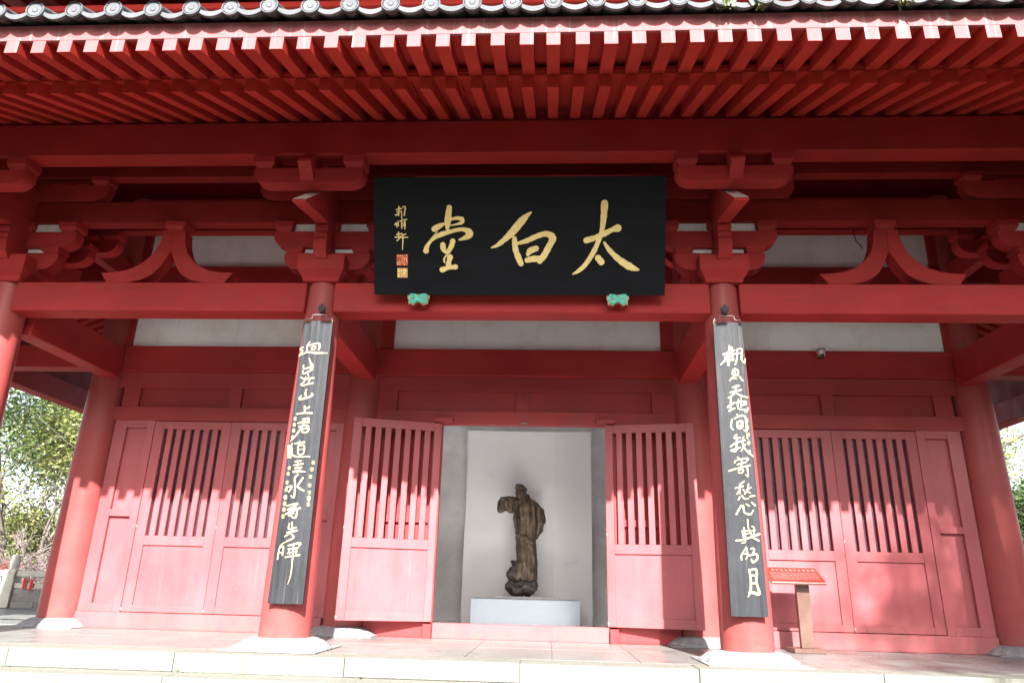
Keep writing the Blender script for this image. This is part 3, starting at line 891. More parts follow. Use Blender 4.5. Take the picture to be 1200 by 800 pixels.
head = [('ell', (Vector((sx(228), -0.06, sz(153))), (0.084, 0.088, 0.092), -0.35)),
        ('ell', (Vector((sx(220), -0.115, sz(165))), (0.038, 0.040, 0.050), -0.3)),      # jaw and beard
        ('ell', (Vector((sx(224), -0.138, sz(150))), (0.010, 0.018, 0.018), -0.3)),       # nose
        ('ell', (Vector((sx(214), -0.122, sz(141))), (0.016, 0.010, 0.007), 0)), ('ell', (Vector((sx(233), -0.126, sz(141))), (0.016, 0.010, 0.007), 0)),
        ('ell', (Vector((sx(250), -0.045, sz(142))), (0.012, 0.014, 0.022), 0)),
        ('tube', ([(sx(236), -0.03, sz(165)), (sx(232), -0.05, sz(140))], [0.045, 0.045]))]
sculpt(head, 'head', M_['bronze'], 0.006, 0.003, st, (0, 0, 0))
hat = [('tube', ([(sx(250), -0.02, sz(142)), (sx(224), -0.06, sz(125)), (sx(198), -0.09, sz(118))], [0.056, 0.060, 0.036])),
       ('ell', (Vector((sx(226), -0.05, sz(128))), (0.092, 0.086, 0.042), 0.30))]
sculpt(hat, 'hat', M_['bronze'], 0.007, 0.003, st, (0, 0, 0))
# hand closed in front of the sleeve, five fingers
hand = [('ell', (Vector((sx(128), -0.235, sz(200))), (0.022, 0.014, 0.030), 0.3))]
for i in range(4):
    x = sx(128) - 0.018 + 0.011 * i
    hand.append(('tube', ([(x, -0.242, sz(193)), (x - 0.004, -0.262, sz(186)), (x - 0.003, -0.258, sz(198))], [0.0065, 0.006, 0.005])))
hand.append(('tube', ([(sx(128) + 0.018, -0.235, sz(205)), (sx(128) + 0.030, -0.252, sz(198)), (sx(128) + 0.020, -0.262, sz(192))], [0.007, 0.0065, 0.0055])))
sculpt(hand, 'hand', M_['bronze'], 0.004, 0.0, st, (0, 0, 0))
rocks = [('ell', (Vector((sx(262), -0.10, sz(645))), (0.19, 0.11, 0.10), 0.0)), ('ell', (Vector((sx(240), -0.02, sz(655))), (0.225, 0.19, 0.095), 0.05)), ('ell', (Vector((sx(190), -0.04, sz(640))), (0.095, 0.12, 0.105), 0.3)),
         ('ell', (Vector((sx(195), -0.02, sz(570))), (0.085, 0.10, 0.105), 0.2)), ('ell', (Vector((sx(205), 0.0, sz(530))), (0.07, 0.08, 0.07), 0.2)),
         ('ell', (Vector((sx(288), -0.03, sz(655))), (0.105, 0.15, 0.085), 0)), ('ell', (Vector((sx(185), -0.03, sz(600))), (0.06, 0.08, 0.06), 0.5))]
sculpt(rocks, 'rock_base', M_['rock'], 0.014, 0.045, st, (0, 0, 0))

# ------------------------------------------------------------ boards with writing
def smooth_pts(st):
    if len(st) < 3:
        a, b2 = st[0], st[-1]
        return [tuple(a[k] + (b2[k] - a[k]) * i / 4 for k in range(3)) for i in range(5)]
    out = []
    n = len(st)
    for i in range(n - 1):
        p0, p1, p2, p3 = st[max(i - 1, 0)], st[i], st[i + 1], st[min(i + 2, n - 1)]
        for j in range(5):
            t = j / 5
            out.append(tuple(0.5 * (2 * p1[k] + (p2[k] - p0[k]) * t + (2 * p0[k] - 5 * p1[k] + 4 * p2[k] - p3[k]) * t * t + (3 * p1[k] - p0[k] - 3 * p2[k] + p3[k]) * t ** 3) for k in range(3)))
    out.append(tuple(st[-1]))
    return out
def glyph(strokes, back, lift, fn=None, rng=None):
    """brush strokes as raised ribbons; board face at y=0 (towards -y)"""
    b = MB()
    fn = fn or (lambda x: 0.0)
    for si, s in enumerate(strokes):
        pts = smooth_pts([(x / 1000, z / 1000, max(w, 3) / 1000) for x, z, w in s])
        y = -lift - 0.0005 * si
        L_, R_ = [], []
        n = len(pts)
        for i, (x, z, w) in enumerate(pts):
            a, c = pts[max(i - 1, 0)], pts[min(i + 1, n - 1)]
            dx, dz = c[0] - a[0], c[1] - a[1]
            l = math.hypot(dx, dz) or 1
            nx, nz = -dz / l, dx / l
            h = w / 2 * (1 + (rng.uniform(-0.10, 0.10) if rng else 0))
            L_.append((x + nx * h, z + nz * h)); R_.append((x - nx * h, z - nz * h))
        def cap(p, q, w):
            dx, dz = p[0] - q[0], p[1] - q[1]
            l = math.hypot(dx, dz) or 1
            a0 = math.atan2(dz / l, dx / l)
            return [(p[0] + w / 2 * math.cos(a0 + t), p[1] + w / 2 * math.sin(a0 + t)) for t in (-1.1, -0.55, 0, 0.55, 1.1)]
        c1 = cap(pts[0], pts[1], pts[0][2]); c2 = cap(pts[-1], pts[-2], pts[-1][2])
        loop = L_ + c2[::-1] + R_[::-1] + c1[::-1]
        # triangulated as ribbon (front) + end fans + side walls
        m_ = len(L_)
        V = [(p[0], y + fn(p[0]), p[1]) for p in L_] + [(p[0], y + fn(p[0]), p[1]) for p in R_]
        b.add(V, [(i, i + 1, m_ + i + 1, m_ + i) for i in range(m_ - 1)])
        for cc, l0, r0 in ((c2[::-1], L_[-1], R_[-1]), (c1, L_[0], R_[0])):
            lp = [l0] + cc + [r0]
            b.add([(p[0], y + fn(p[0]), p[1]) for p in lp], [list(range(len(lp)))])
        V = [(p[0], y + fn(p[0]), p[1]) for p in loop] + [(p[0], back + fn(p[0]), p[1]) for p in loop]
        k = len(loop)
        b.add(V, [(i, (i + 1) % k, k + (i + 1) % k, k + i) for i in range(k)])
    return b
GLYPHS = '''{"plaque":[[[[681,551,62],[762,575,54],[856,615,54],[936,655,48],[993,672,75]],[[859,917,73],[852,790,62],[836,656,43],[803,548,46],[750,427,49],[670,305,46],[603,244,35],[549,214,14]],[[860,528,22],[912,454,46],[994,373,57],[1089,305,73],[1157,272,56],[1204,258,19]],[[798,377,59],[832,336,68]]],[[[123,830,19],[62,778,60],[1,711,76],[-67,630,71],[-148,555,52],[-217,501,38],[-274,478,14]],[[-42,569,49],[-32,467,57],[-4,386,60],[25,318,55]],[[-5,521,30],[84,548,49],[193,596,52],[274,616,57],[329,596,68],[343,562,68],[302,481,63],[262,406,63],[215,345,60]],[[177,470,57],[119,447,63],[93,410,35]],[[85,352,49],[146,365,60],[221,369,55]]],[[[-704,880,57],[-712,813,61],[-720,738,61],[-723,674,39]],[[-761,717,28],[-816,690,55],[-857,665,59]],[[-680,765,26],[-625,775,33],[-574,765,43],[-576,732,37],[-631,713,20],[-691,701,11]],[[-942,446,59],[-931,491,42],[-882,556,31],[-805,604,48],[-707,636,41],[-620,657,37],[-555,661,43],[-506,636,67],[-500,604,67],[-549,575,39],[-600,558,20]],[[-827,636,9],[-882,577,9],[-920,523,11]],[[-770,510,50],[-764,464,50],[-738,426,24]],[[-668,545,52],[-683,491,50],[-718,437,48]],[[-696,381,61],[-707,340,46],[-713,307,57]],[[-724,410,13],[-756,367,17],[-753,331,17]],[[-775,255,57],[-707,277,42],[-640,284,50]]]],"signature":[[[[-1247,861,12],[-1192,873,12]],[[-1219,891,14],[-1223,802,12]],[[-1253,808,17],[-1223,814,17]],[[-1238,838,12],[-1192,843,11]],[[-1180,888,10],[-1154,888,12],[-1166,802,12]],[[-1192,843,8],[-1190,772,10]]],[[[-1263,711,12],[-1232,720,12]],[[-1249,728,14],[-1239,687,11]],[[-1225,699,10],[-1229,744,10]],[[-1212,746,10],[-1139,765,11]],[[-1193,743,10],[-1191,675,10]],[[-1193,723,10],[-1154,727,11]],[[-1193,701,10],[-1154,706,11]],[[-1157,755,11],[-1159,668,11]]],[[[-1260,583,12],[-1200,592,11]],[[-1225,635,12],[-1223,571,11]],[[-1244,611,11],[-1198,618,11]],[[-1240,549,12],[-1216,573,11]],[[-1194,624,11],[-1179,583,12],[-1185,461,10]],[[-1206,580,10],[-1131,583,12]],[[-1182,606,10],[-1148,616,11]]]],"left":[[[[-126,2421,13],[-153,2398,17],[-126,2378,17],[-154,2329,17]],[[-156,2327,10],[-80,2362,17],[12,2358,26],[127,2357,8]],[[-60,2471,10],[-82,2433,17],[-80,2368,14]],[[-69,2433,14],[1,2454,17],[43,2450,22],[40,2390,18]],[[-32,2419,14],[2,2426,14],[0,2398,14],[-31,2392,14],[-32,2419,12]]],[[[-46,2298,10],[-24,2245,17],[-19,2181,17]],[[-96,2228,14],[-85,2191,17],[-4,2216,19]],[[-96,2172,14],[-84,2140,17],[0,2181,17]],[[-6,2245,12],[1,2205,14]],[[-85,2138,12],[-96,2170,12]]],[[[-40,2141,12],[-29,2109,10]],[[-105,2101,17],[-75,2085,14]],[[-98,2027,18],[-74,2054,15],[-59,2105,12]],[[-57,2083,17],[22,2097,19]],[[-13,2086,14],[-25,2031,15]],[[-82,2017,18],[-27,2031,15],[23,2044,17]]],[[[-34,1981,12],[-43,1944,17],[-30,1903,19]],[[-82,1913,15],[-99,1882,19],[-24,1893,19],[32,1922,22],[17,1940,11]]],[[[-33,1809,19],[-25,1742,15]],[[-29,1780,16],[13,1801,19]],[[-106,1731,14],[-44,1741,16],[45,1743,19]]],[[[-36,1681,16],[20,1688,21],[17,1656,16]],[[-82,1640,14],[-33,1653,16],[31,1650,14]],[[-65,1605,19],[-4,1622,16],[29,1612,14]],[[-9,1681,14],[-37,1605,19],[-89,1517,14],[-135,1464,6]],[[-25,1585,16],[31,1592,19],[23,1556,16],[-26,1554,16],[-25,1585,11]]],[[[-154,1416,16],[-124,1423,11],[-147,1379,14]],[[-149,1423,14],[-138,1308,14]],[[-114,1442,14],[-125,1380,11],[-122,1318,9]],[[-109,1402,11],[-99,1337,14],[-42,1315,16],[72,1321,15]],[[-83,1442,14],[6,1456,19]],[[-41,1468,11],[-43,1424,11]],[[-48,1418,14],[7,1424,16],[9,1347,14],[-39,1344,14],[-50,1415,11]],[[-38,1385,11],[4,1389,11]]],[[[-61,1270,14],[-5,1277,16]],[[-74,1234,11],[16,1250,16]],[[-34,1271,11],[-33,1222,11]],[[-53,1207,16],[8,1216,16]],[[-66,1173,21],[-13,1179,18],[45,1174,14]],[[-4,1208,14],[-33,1164,14]]],[[[-15,1150,16],[-45,1113,16],[-33,1042,16],[-31,935,16],[-63,951,9]],[[-117,1028,13],[-66,1036,18],[-87,984,13]],[[32,1115,21],[-3,1054,16],[-4,1030,18],[54,998,16]]],[[[-87,857,16],[10,880,18],[-20,851,16],[-79,823,16]],[[-67,814,13],[1,837,18]],[[-91,781,16],[37,838,24]],[[-25,818,18],[-39,770,16],[6,750,18],[17,825,13]],[[-61,769,16],[-13,791,16]]],[[[-43,695,15],[-43,648,15],[23,662,15]],[[-55,615,15],[35,635,18]],[[-18,709,13],[-15,629,15],[-72,580,10]],[[-9,600,18],[12,571,18],[-46,540,15]]],[[[-12,549,6],[-85,518,8],[-110,478,13],[-116,381,15]],[[-108,478,10],[-76,492,15],[-74,416,15]],[[-107,434,10],[-75,441,10]],[[-27,501,15],[76,525,18],[71,498,13]],[[-23,468,15],[62,483,15]],[[-25,433,15],[58,450,15]],[[-41,398,15],[84,420,18]],[[17,510,15],[26,392,12],[27,249,10],[9,164,4]],[[-16,467,13],[-6,423,12]],[[53,484,13],[52,432,12]]],[[[-174,1696,9],[-149,1699,9]],[[-175,1683,9],[-146,1686,9]],[[-162,1703,8],[-160,1668,8]],[[-169,1670,8],[-147,1673,9]]],[[[-173,1636,9],[-148,1639,9]],[[-173,1624,9],[-145,1626,9]],[[-161,1644,8],[-159,1609,8]],[[-168,1611,8],[-146,1614,9]]],[[[-169,1578,9],[-144,1581,9]],[[-170,1566,9],[-141,1569,9]],[[-157,1586,8],[-155,1551,8]],[[-164,1553,8],[-142,1556,9]]],[[[-167,1513,9],[-142,1516,9]],[[-168,1501,9],[-139,1504,9]],[[-155,1521,8],[-153,1486,8]],[[-162,1488,8],[-140,1491,9]]],[[[-167,1370,9],[-143,1373,9]],[[-168,1358,9],[-140,1361,9]],[[-156,1378,7],[-154,1344,7]],[[-163,1346,7],[-141,1349,9]]],[[[-149,1328,9],[-125,1331,9]],[[-150,1315,9],[-122,1318,9]],[[-138,1335,7],[-136,1301,7]],[[-145,1303,7],[-123,1306,9]]],[[[-126,1218,9],[-102,1221,9]],[[-127,1206,9],[-99,1209,9]],[[-115,1226,7],[-113,1192,7]],[[-122,1194,7],[-100,1197,9]]],[[[-157,1163,9],[-132,1166,9]],[[-157,1151,9],[-129,1154,9]],[[-145,1171,7],[-143,1137,7]],[[-152,1139,7],[-130,1142,9]]],[[[-167,1082,9],[-143,1085,9]],[[-168,1070,9],[-140,1073,9]],[[-156,1090,7],[-154,1056,7]],[[-163,1059,7],[-141,1061,9]]],[[[-168,1013,9],[-144,1016,9]],[[-169,1001,9],[-141,1004,9]],[[-156,1020,7],[-155,987,7]],[[-163,989,7],[-142,992,9]]],[[[-165,948,9],[-141,951,9]],[[-166,936,9],[-138,939,9]],[[-154,955,7],[-152,922,7]],[[-161,924,7],[-139,927,9]]],[[[100,1273,9],[124,1276,9]],[[99,1261,9],[127,1264,9]],[[111,1281,7],[113,1247,7]],[[104,1249,7],[126,1252,9]]],[[[95,1210,9],[119,1213,9]],[[94,1198,9],[122,1201,9]],[[106,1217,7],[108,1183,7]],[[99,1186,7],[121,1189,9]]],[[[91,1140,9],[115,1143,9]],[[90,1128,9],[118,1131,9]],[[102,1147,7],[104,1114,7]],[[95,1116,7],[117,1119,9]]],[[[91,1060,9],[115,1062,9]],[[90,1048,9],[117,1050,9]],[[102,1067,7],[103,1034,7]],[[95,1036,7],[116,1039,9]]],[[[96,994,9],[120,997,9]],[[95,982,9],[123,985,9]],[[107,1001,7],[109,968,7]],[[100,971,7],[122,973,9]]],[[[97,929,9],[122,932,9]],[[96,917,9],[124,920,9]],[[109,936,7],[110,904,7]],[[101,906,7],[123,908,9]]],[[[-169,942,9],[-141,946,9]],[[-170,929,9],[-138,932,9]],[[-156,951,7],[-154,912,7]],[[-164,915,7],[-139,918,9]]],[[[-173,887,9],[-145,891,9]],[[-174,874,9],[-142,877,9]],[[-160,896,7],[-158,857,7]],[[-168,860,7],[-143,863,9]]],[[[-176,832,9],[-148,836,9]],[[-177,819,9],[-145,822,9]],[[-163,841,7],[-161,803,7]],[[-171,805,7],[-146,808,8]]],[[[-169,771,8],[-141,775,8]],[[-170,758,8],[-138,761,8]],[[-156,780,7],[-154,742,7]],[[-164,744,7],[-139,748,8]]],[[[94,947,9],[122,951,9]],[[93,934,9],[125,937,9]],[[108,956,7],[109,917,7]],[[99,920,7],[124,923,9]]],[[[97,886,8],[125,889,8]],[[96,872,8],[128,875,8]],[[111,894,7],[112,856,7]],[[102,858,7],[127,862,8]]]],"right":[[[[-98,2271,9],[-41,2332,20],[-2,2418,27],[-2,2463,15]],[[-64,2375,20],[45,2418,17]],[[-53,2346,17],[53,2384,15]],[[-2,2406,21],[-25,2265,20]],[[-43,2307,15],[31,2322,17]],[[23,2449,15],[19,2315,20]],[[72,2427,12],[115,2433,15],[105,2334,17]],[[72,2427,15],[59,2322,15]],[[69,2384,11],[109,2392,11]],[[59,2322,15],[39,2268,12]],[[104,2322,17],[130,2289,15],[142,2334,9]]],[[[17,2221,14],[63,2216,17],[52,2168,17],[8,2173,14],[14,2217,12]],[[39,2238,12],[25,2154,14]],[[-24,2112,14],[6,2146,12]],[[10,2132,17],[42,2135,14]],[[72,2155,14],[98,2113,17]]],[[[-3,2044,14],[64,2064,17]],[[-26,1994,17],[80,2023,17]],[[34,2063,14],[13,1989,17],[-49,1939,12]],[[28,1989,12],[76,1963,19],[134,1950,14]]],[[[-60,1852,19],[3,1896,17]],[[-25,1936,17],[-35,1842,17]],[[-50,1815,19],[4,1842,14]],[[21,1894,14],[102,1911,17],[83,1870,14]],[[44,1924,14],[37,1840,17],[125,1830,14],[127,1850,9]],[[71,1938,12],[64,1856,12]]],[[[-30,1735,12],[-43,1662,14],[-25,1634,9]],[[19,1781,12],[31,1762,12]],[[-9,1740,12],[50,1768,17],[94,1763,19],[101,1697,17],[96,1625,19],[73,1635,9]],[[19,1709,19],[65,1716,19],[54,1656,22],[18,1656,19],[19,1709,17]],[[57,1696,14],[35,1663,14]]],[[[4,1590,12],[-23,1558,17],[34,1559,14]],[[-62,1476,14],[-8,1511,17],[73,1538,17]],[[3,1564,17],[-14,1440,16],[-45,1431,9]],[[-58,1438,19],[27,1470,14]],[[66,1571,11],[50,1512,14],[76,1447,16],[140,1389,14]],[[75,1499,14],[32,1434,11]],[[93,1565,11],[104,1549,9]]],[[[-6,1379,11],[13,1363,14]],[[-35,1327,14],[-21,1348,11],[90,1370,16],[75,1344,9]],[[-11,1310,14],[66,1332,14]],[[-91,1250,16],[-26,1271,14],[102,1305,16]],[[31,1357,14],[20,1280,11]],[[-9,1254,11],[36,1266,14],[26,1235,11],[-9,1233,11]],[[76,1293,14],[76,1205,16],[57,1217,9]]],[[[40,1159,11],[-5,1128,14]],[[-45,1094,14],[24,1114,16]],[[0,1128,14],[-11,1048,14]],[[-36,1040,11],[-8,1083,11]],[[22,1083,14],[35,1066,11]],[[76,1134,14],[59,1079,14],[31,1041,11]],[[65,1084,11],[96,1104,11]],[[58,1066,14],[86,1054,11]],[[-28,990,14],[-13,1015,14]],[[5,1028,14],[30,999,16],[65,1004,11]],[[79,1022,16],[123,1029,14]]],[[[-7,939,15],[-55,862,15]],[[12,942,15],[20,879,17],[71,864,17],[100,902,9]],[[39,954,12],[65,938,15]],[[89,970,15],[119,944,20]]],[[[41,818,12],[41,746,15]],[[-14,716,15],[-5,661,17]],[[2,745,15],[11,668,14]],[[21,718,12],[48,725,12]],[[24,694,12],[51,700,12]],[[48,733,12],[70,675,14]],[[77,757,15],[94,745,12],[83,676,14]],[[73,719,12],[100,726,12]],[[-73,632,17],[-6,642,17],[136,694,20]],[[5,622,14],[-29,609,9]],[[74,661,14],[124,637,20]]],[[[9,570,14],[-35,513,14],[-38,469,14]],[[9,575,17],[17,514,14],[1,476,12]],[[-21,518,9],[10,525,9]],[[48,565,14],[79,565,17],[62,515,12]],[[30,507,14],[95,521,20],[98,478,17],[56,452,19],[46,477,12]]],[[[20,388,17],[27,313,19],[19,214,19],[-6,164,9]],[[20,381,17],[84,388,22],[75,290,22],[93,191,24],[43,196,27],[0,200,12]],[[29,343,14],[73,338,17]],[[24,275,14],[70,276,17]]],[[[131,1902,10],[157,1905,10]],[[128,1888,10],[158,1891,10]],[[145,1910,9],[139,1872,9]],[[130,1875,9],[154,1878,10]]],[[[132,1830,10],[158,1833,10]],[[128,1817,10],[158,1820,10]],[[146,1839,9],[140,1801,9]],[[131,1804,9],[154,1807,10]]],[[[131,1734,10],[156,1737,10]],[[127,1721,10],[157,1724,10]],[[144,1742,9],[138,1705,9]],[[130,1708,9],[153,1711,10]]],[[[134,1668,10],[160,1671,10]],[[131,1655,10],[160,1658,10]],[[148,1676,9],[142,1639,9]],[[133,1642,9],[156,1645,10]]],[[[134,1599,10],[159,1602,10]],[[130,1586,10],[160,1589,10]],[[147,1608,9],[141,1571,9]],[[133,1573,9],[156,1576,10]]],[[[133,1524,10],[158,1527,10]],[[129,1511,10],[158,1514,10]],[[146,1532,9],[140,1495,9]],[[132,1498,9],[155,1501,10]]],[[[133,1438,10],[159,1441,10]],[[129,1425,10],[159,1428,10]],[[146,1446,9],[141,1410,9]],[[132,1412,9],[155,1415,10]]],[[[130,1906,10],[156,1909,10]],[[126,1893,10],[156,1896,10]],[[143,1915,9],[138,1877,9]],[[129,1879,9],[152,1882,10]]]]}'''
G = json.loads(GLYPHS)
rng = random.Random(3)
TILT = -math.atan2(0.45, 1.10)
pl = empty('signboard', (0, -0.30, 3.385), None, (-TILT, 0, 0))
tag(pl, 'large black horizontal signboard with gold brush characters above the doorway', 'signboard')
b = MB()
nb = 1
for i in range(nb):
    b.box(-1.480, 1.470, 0.0, 0.05, 0.0 + 1.187 * i / nb + 0.0006, 1.187 * (i + 1) / nb - 0.0006, 0, 0.0015)
b.build('board', M_['lacquer'], pl)
for g in G['plaque']: glyph(g, 0.001, 0.008, rng=rng).build('character', M_['gold'], pl)
for g in G['signature']: glyph(g, 0.001, 0.005, rng=rng).build('small_character', M_['gold'], pl)
# two red seals on the signboard
for x0, x1, z0, z1, rnd in ((-1.245, -1.129, 0.297, 0.410, 1), (-1.238, -1.135, 0.175, 0.271, 2)):
    b = MB(); b.box(x0, x1, -0.004, 0.001, z0, z1, 0, 0.001)
    o = b.build('seal', M_['seal'] if rnd == 1 else M_['gold'], pl)
    q = MB(); rs = random.Random(rnd)
    nx, nz = 5, 5
    for i in range(nx):
        for j in range(nz):
            if rs.random() < 0.62:
                a = x0 + (x1 - x0) * (i + 0.25) / nx; c = z0 + (z1 - z0) * (j + 0.2) / nz
                w, h = (x1 - x0) / nx, (z1 - z0) / nz
                if rs.random() < 0.5: q.box(a, a + w * rs.uniform(0.7, 1.0) - 0.003, -0.0065, -0.0035, c, c + h * 0.35)
                else: q.box(a, a + w * 0.35, -0.0065, -0.0035, c, min(c + h * rs.uniform(0.7, 1.2), z1 - 0.003))
    q.build('seal_mark', M_['gold'] if rnd == 1 else M_['seal'], o)

# couplet boards, curved to follow the columns
def couplet(name, x, wt, wb, h, glyphs, label, seed):
    o = empty(name, (x, -0.30, 0.395))
    tag(o, label, 'couplet board')
    RC = 1.1
    def bend(u): return RC - math.sqrt(max(1e-6, RC * RC - u * u))
    b = MB()
    n, mz = 14, 24
    rs = random.Random(seed)
    vs = []
    for layer in (0.0, 0.030):
        for j in range(mz + 1):
            t = j / mz
            w = wb + (wt - wb) * t
            for i in range(n + 1):
                u = -w / 2 + w * i / n
                z = h * t
                if j == mz: z += 0.010 * (1 - (2 * i / n - 1) ** 2) + rs.uniform(-0.002, 0.002)
                if j == 0: z += rs.uniform(-0.003, 0.003)
                gro = 0.0014 * math.sin(i * 2.1 + seed) if layer == 0 and 0 < i < n else 0
                vs.append((u, bend(u) + layer + gro, z))
    m_ = n + 1
    S0 = m_ * (mz + 1)
    fs = []
    for j in range(mz):
        for i in range(n):
            a = j * m_ + i
            fs.append((a, a + 1, a + m_ + 1, a + m_)); fs.append((S0 + a, S0 + a + m_, S0 + a + m_ + 1, S0 + a + 1))
    for i in range(n):
        fs.append((i, S0 + i, S0 + i + 1, i + 1)); a = mz * m_ + i
        fs.append((a, a + 1, S0 + a + 1, S0 + a))
    for j in range(mz):
        a = j * m_; fs.append((a, a + m_, S0 + a + m_, S0 + a)); a = j * m_ + n
        fs.append((a, S0 + a, S0 + a + m_, a + m_))
    b.add(vs, fs, 0, False)
    b.build('board', M_['oldblack'], o)
    for g in glyphs:
        small = len(g) == 4 and all(len(q) == 2 for q in g)
        lim = 1000 * wt / 2 - 16
        if small:
            xs_ = [p[0] for q in g for p in q]
            sh = min(0, lim - max(xs_)) + max(0, -lim - min(xs_))
            if abs(sum(xs_) / len(xs_)) > lim * 0.5: g = [[(p[0] + sh, p[1], p[2]) for p in q] for q in g]
        glyph([[(a, c, int(w_ * (0.6 if small else 0.9))) for a, c, w_ in q] for q in g], 0.001, 0.004, bend, rng).build('small_character' if small else 'character', M_['cream'], o)
    # back battens that hold it off the column, and the iron hook with its wire
    b = MB()
    for z in (0.35, h - 0.35): b.box(-0.06, 0.06, 0.033, 0.075, z - 0.03, z + 0.03)
    b.build('batten', M_['iron'], o)
    hk = MB()
    z0 = h + 0.145
    leafp = [(0, z0 + 0.085), (0.016, z0 + 0.062), (0.038, z0 + 0.045), (0.040, z0 + 0.020), (0.024, z0), (0.010, z0 - 0.008), (0.010, z0 - 0.045), (-0.010, z0 - 0.045), (-0.010, z0 - 0.008), (-0.024, z0), (-0.040, z0 + 0.020), (-0.038, z0 + 0.045), (-0.016, z0 + 0.062)]
    hk.prism(leafp, 0.055, 0.075, 'y'); hk.tube([(0, 0.065, z0 - 0.02), (0, 0.03, z0 - 0.035), (0, 0.02, z0 - 0.055)], 0.008)
    hk.tube([(0, 0.07, z0 + 0.02), (0, 0.15, z0 + 0.02)], 0.009)
    hk.build('hook', M_['iron'], o)
    w = MB(); zz_ = h + 0.085
    a = wt / 2
    w.tube([(-a + 0.01, 0.03, h - 0.02), (-a + 0.005, 0.01, h + 0.02), (-a + 0.02, 0.02, h + 0.055)], 0.0045)
    w.tube([(-a + 0.02, 0.02, h + 0.030), (-0.075, 0.02, h + 0.045), (-0.070, 0.02, zz_), (0.070, 0.02, zz_), (0.075, 0.02, h + 0.045), (a - 0.02, 0.02, h + 0.030)], 0.0045)
    w.tube([(a - 0.01, 0.03, h - 0.02), (a - 0.005, 0.01, h + 0.02), (a - 0.02, 0.02, h + 0.055)], 0.0045)
    w.build('hanging_wire', M_['wire'], o)
    return o
couplet('couplet_board', -2.03, 0.292, 0.320, 2.690, G['left'], 'tall weathered black couplet board with gold writing on the column left of the doorway', 3)
couplet('couplet_board', 2.07, 0.276, 0.318, 2.700, G['right'], 'tall weathered black couplet board with gold writing on the column right of the doorway', 8)

# teal carved rests under the signboard
def rest(x, label):
    o = empty('carved_rest', (x, -0.245, 3.345)); tag(o, label, 'bracket', 'teal carved rests under the signboard')
    def outl(k):
        p = [(0, .038), (.022, .052), (.045, .060), (.100, .060), (.100, .040), (.112, .040), (.112, .005), (.100, -.010), (.100, -.052), (.072, -.052), (.066, -.062), (.040, -.062), (.030, -.046), (.022, -.046), (.018, -.034)]
        full = p + [(-a, c) for a, c in p[::-1]]
        full = [q for i, q in enumerate(full) if q != full[i - 1]]
        return [(a * k, c * k) for a, c in full]
    b = MB(); b.prism(outl(1.0), -0.045, -0.030, 'y'); b.build('gilt_rim', M_['cream'], o)
    b = MB(); b.prism(outl(0.90), -0.0295, 0.094, 'y'); b.build('wood_block', M_['high'], o)
    b = MB(); b.prism(outl(0.86), -0.062, -0.040, 'y'); b.build('teal_face', M_['teal'], o, 0.003)
    for sx_, sz_ in ((-0.058, 0.0), (0.058, 0.0), (0.0, 0.030)):
        b = MB(); b.lathe([(0.013, 0), (0.013, 0.006), (0.006, 0.012)], n=12)
        b.build('boss', M_['cream'], o, loc=(sx_, -0.062, sz_), rot=(PI / 2, 0, 0))
rest(-1.023, 'small teal carved rest under the left end of the black signboard')
rest(1.001, 'small teal carved rest under the right end of the black signboard')

# visitor sign on a metal stand
sg = empty('sign_stand', (3.05, 1.42, 0.0005))
tag(sg, 'brown metal lectern stand with a tilted red information panel beside the right couplet column', 'information sign')
b = MB(); b.box(-0.13, 0.20, -0.11, 0.20, 0, 0.045, 0, 0.004); b.build('foot', M_['copper'], sg)
b = MB(); b.box(-0.025, 0.115, -0.02, 0.045, 0.045, 0.72, 0, 0.004); b.build('post', M_['copper'], sg)
pn = MB()
pn.box(-0.32, 0.27, -0.16, 0.20, -0.014, 0.012, 0, 0.004)
tr = pn.build('top_frame', M_['copper'], sg, loc=(0, 0, 0.768), rot=(R(27), 0, 0))
b = MB(); b.box(-0.305, 0.255, -0.148, 0.188, 0.0121, 0.016, 0, 0.001); rd = b.build('red_panel', M_['signred'], tr)
# the writing: a white emblem, a title row and rows of small characters, as raised print
wr = random.Random(11)
def print_rows(rows, parent, mt, name, z):
    b = MB()
    for (x0, x1, y, h, gap) in rows:
        x = x0
        while x < x1:
            w = h * wr.uniform(0.75, 1.0)
            for k in range(3):
                yy = y - h / 2 + h * (k + 0.2) / 3
                b.box(x, x + w * wr.uniform(0.6, 1.0), yy, yy + h * 0.16, z, z + 0.0012)
            b.box(x + w * 0.4, x + w * 0.55, y - h / 2, y + h / 2, z + 0.0003, z + 0.0015)
            x += w + gap
    b.build(name, mt, parent)
print_rows([(-0.24, 0.20, 0.125, 0.040, 0.014)], tr, M_['signwhite'], 'title_print', 0.0161)
print_rows([(-0.28, 0.225, 0.060 - 0.030 * i, 0.016, 0.006) for i in range(6)], tr, M_['signwhite'], 'text_print', 0.0161)

# security camera with its white cable on the lintel
sc_ = empty('security_camera', (3.765, 1.895, 3.50)); tag(sc_, 'small silver dome security camera on the lintel right of the doorway', 'security camera')
b = MB(); b.lathe([(0.02, 0.045), (0.055, 0.045), (0.06, 0.02), (0.05, -0.015), (0.03, -0.03)], n=20); b.box(-0.02, 0.02, 0, 0.03, -0.02, 0.045)
b.build('housing', M_['camera'], sc_, loc=(0, -0.055, 0))
b = MB(); b.lathe([(0.036, -0.028), (0.035, -0.045), (0.026, -0.065), (0.012, -0.076), (0.002, -0.079)], n=18); b.build('dome', M_['camdark'], sc_, loc=(0, -0.055, 0))
b = MB()
for q in range(4):
    a = PI / 4 + q * PI / 2
    b.box(0.043 * math.cos(a) - 0.008, 0.043 * math.cos(a) + 0.008, 0.043 * math.sin(a) - 0.008, 0.043 * math.sin(a) + 0.008, -0.050, -0.030, 0, 0.002)
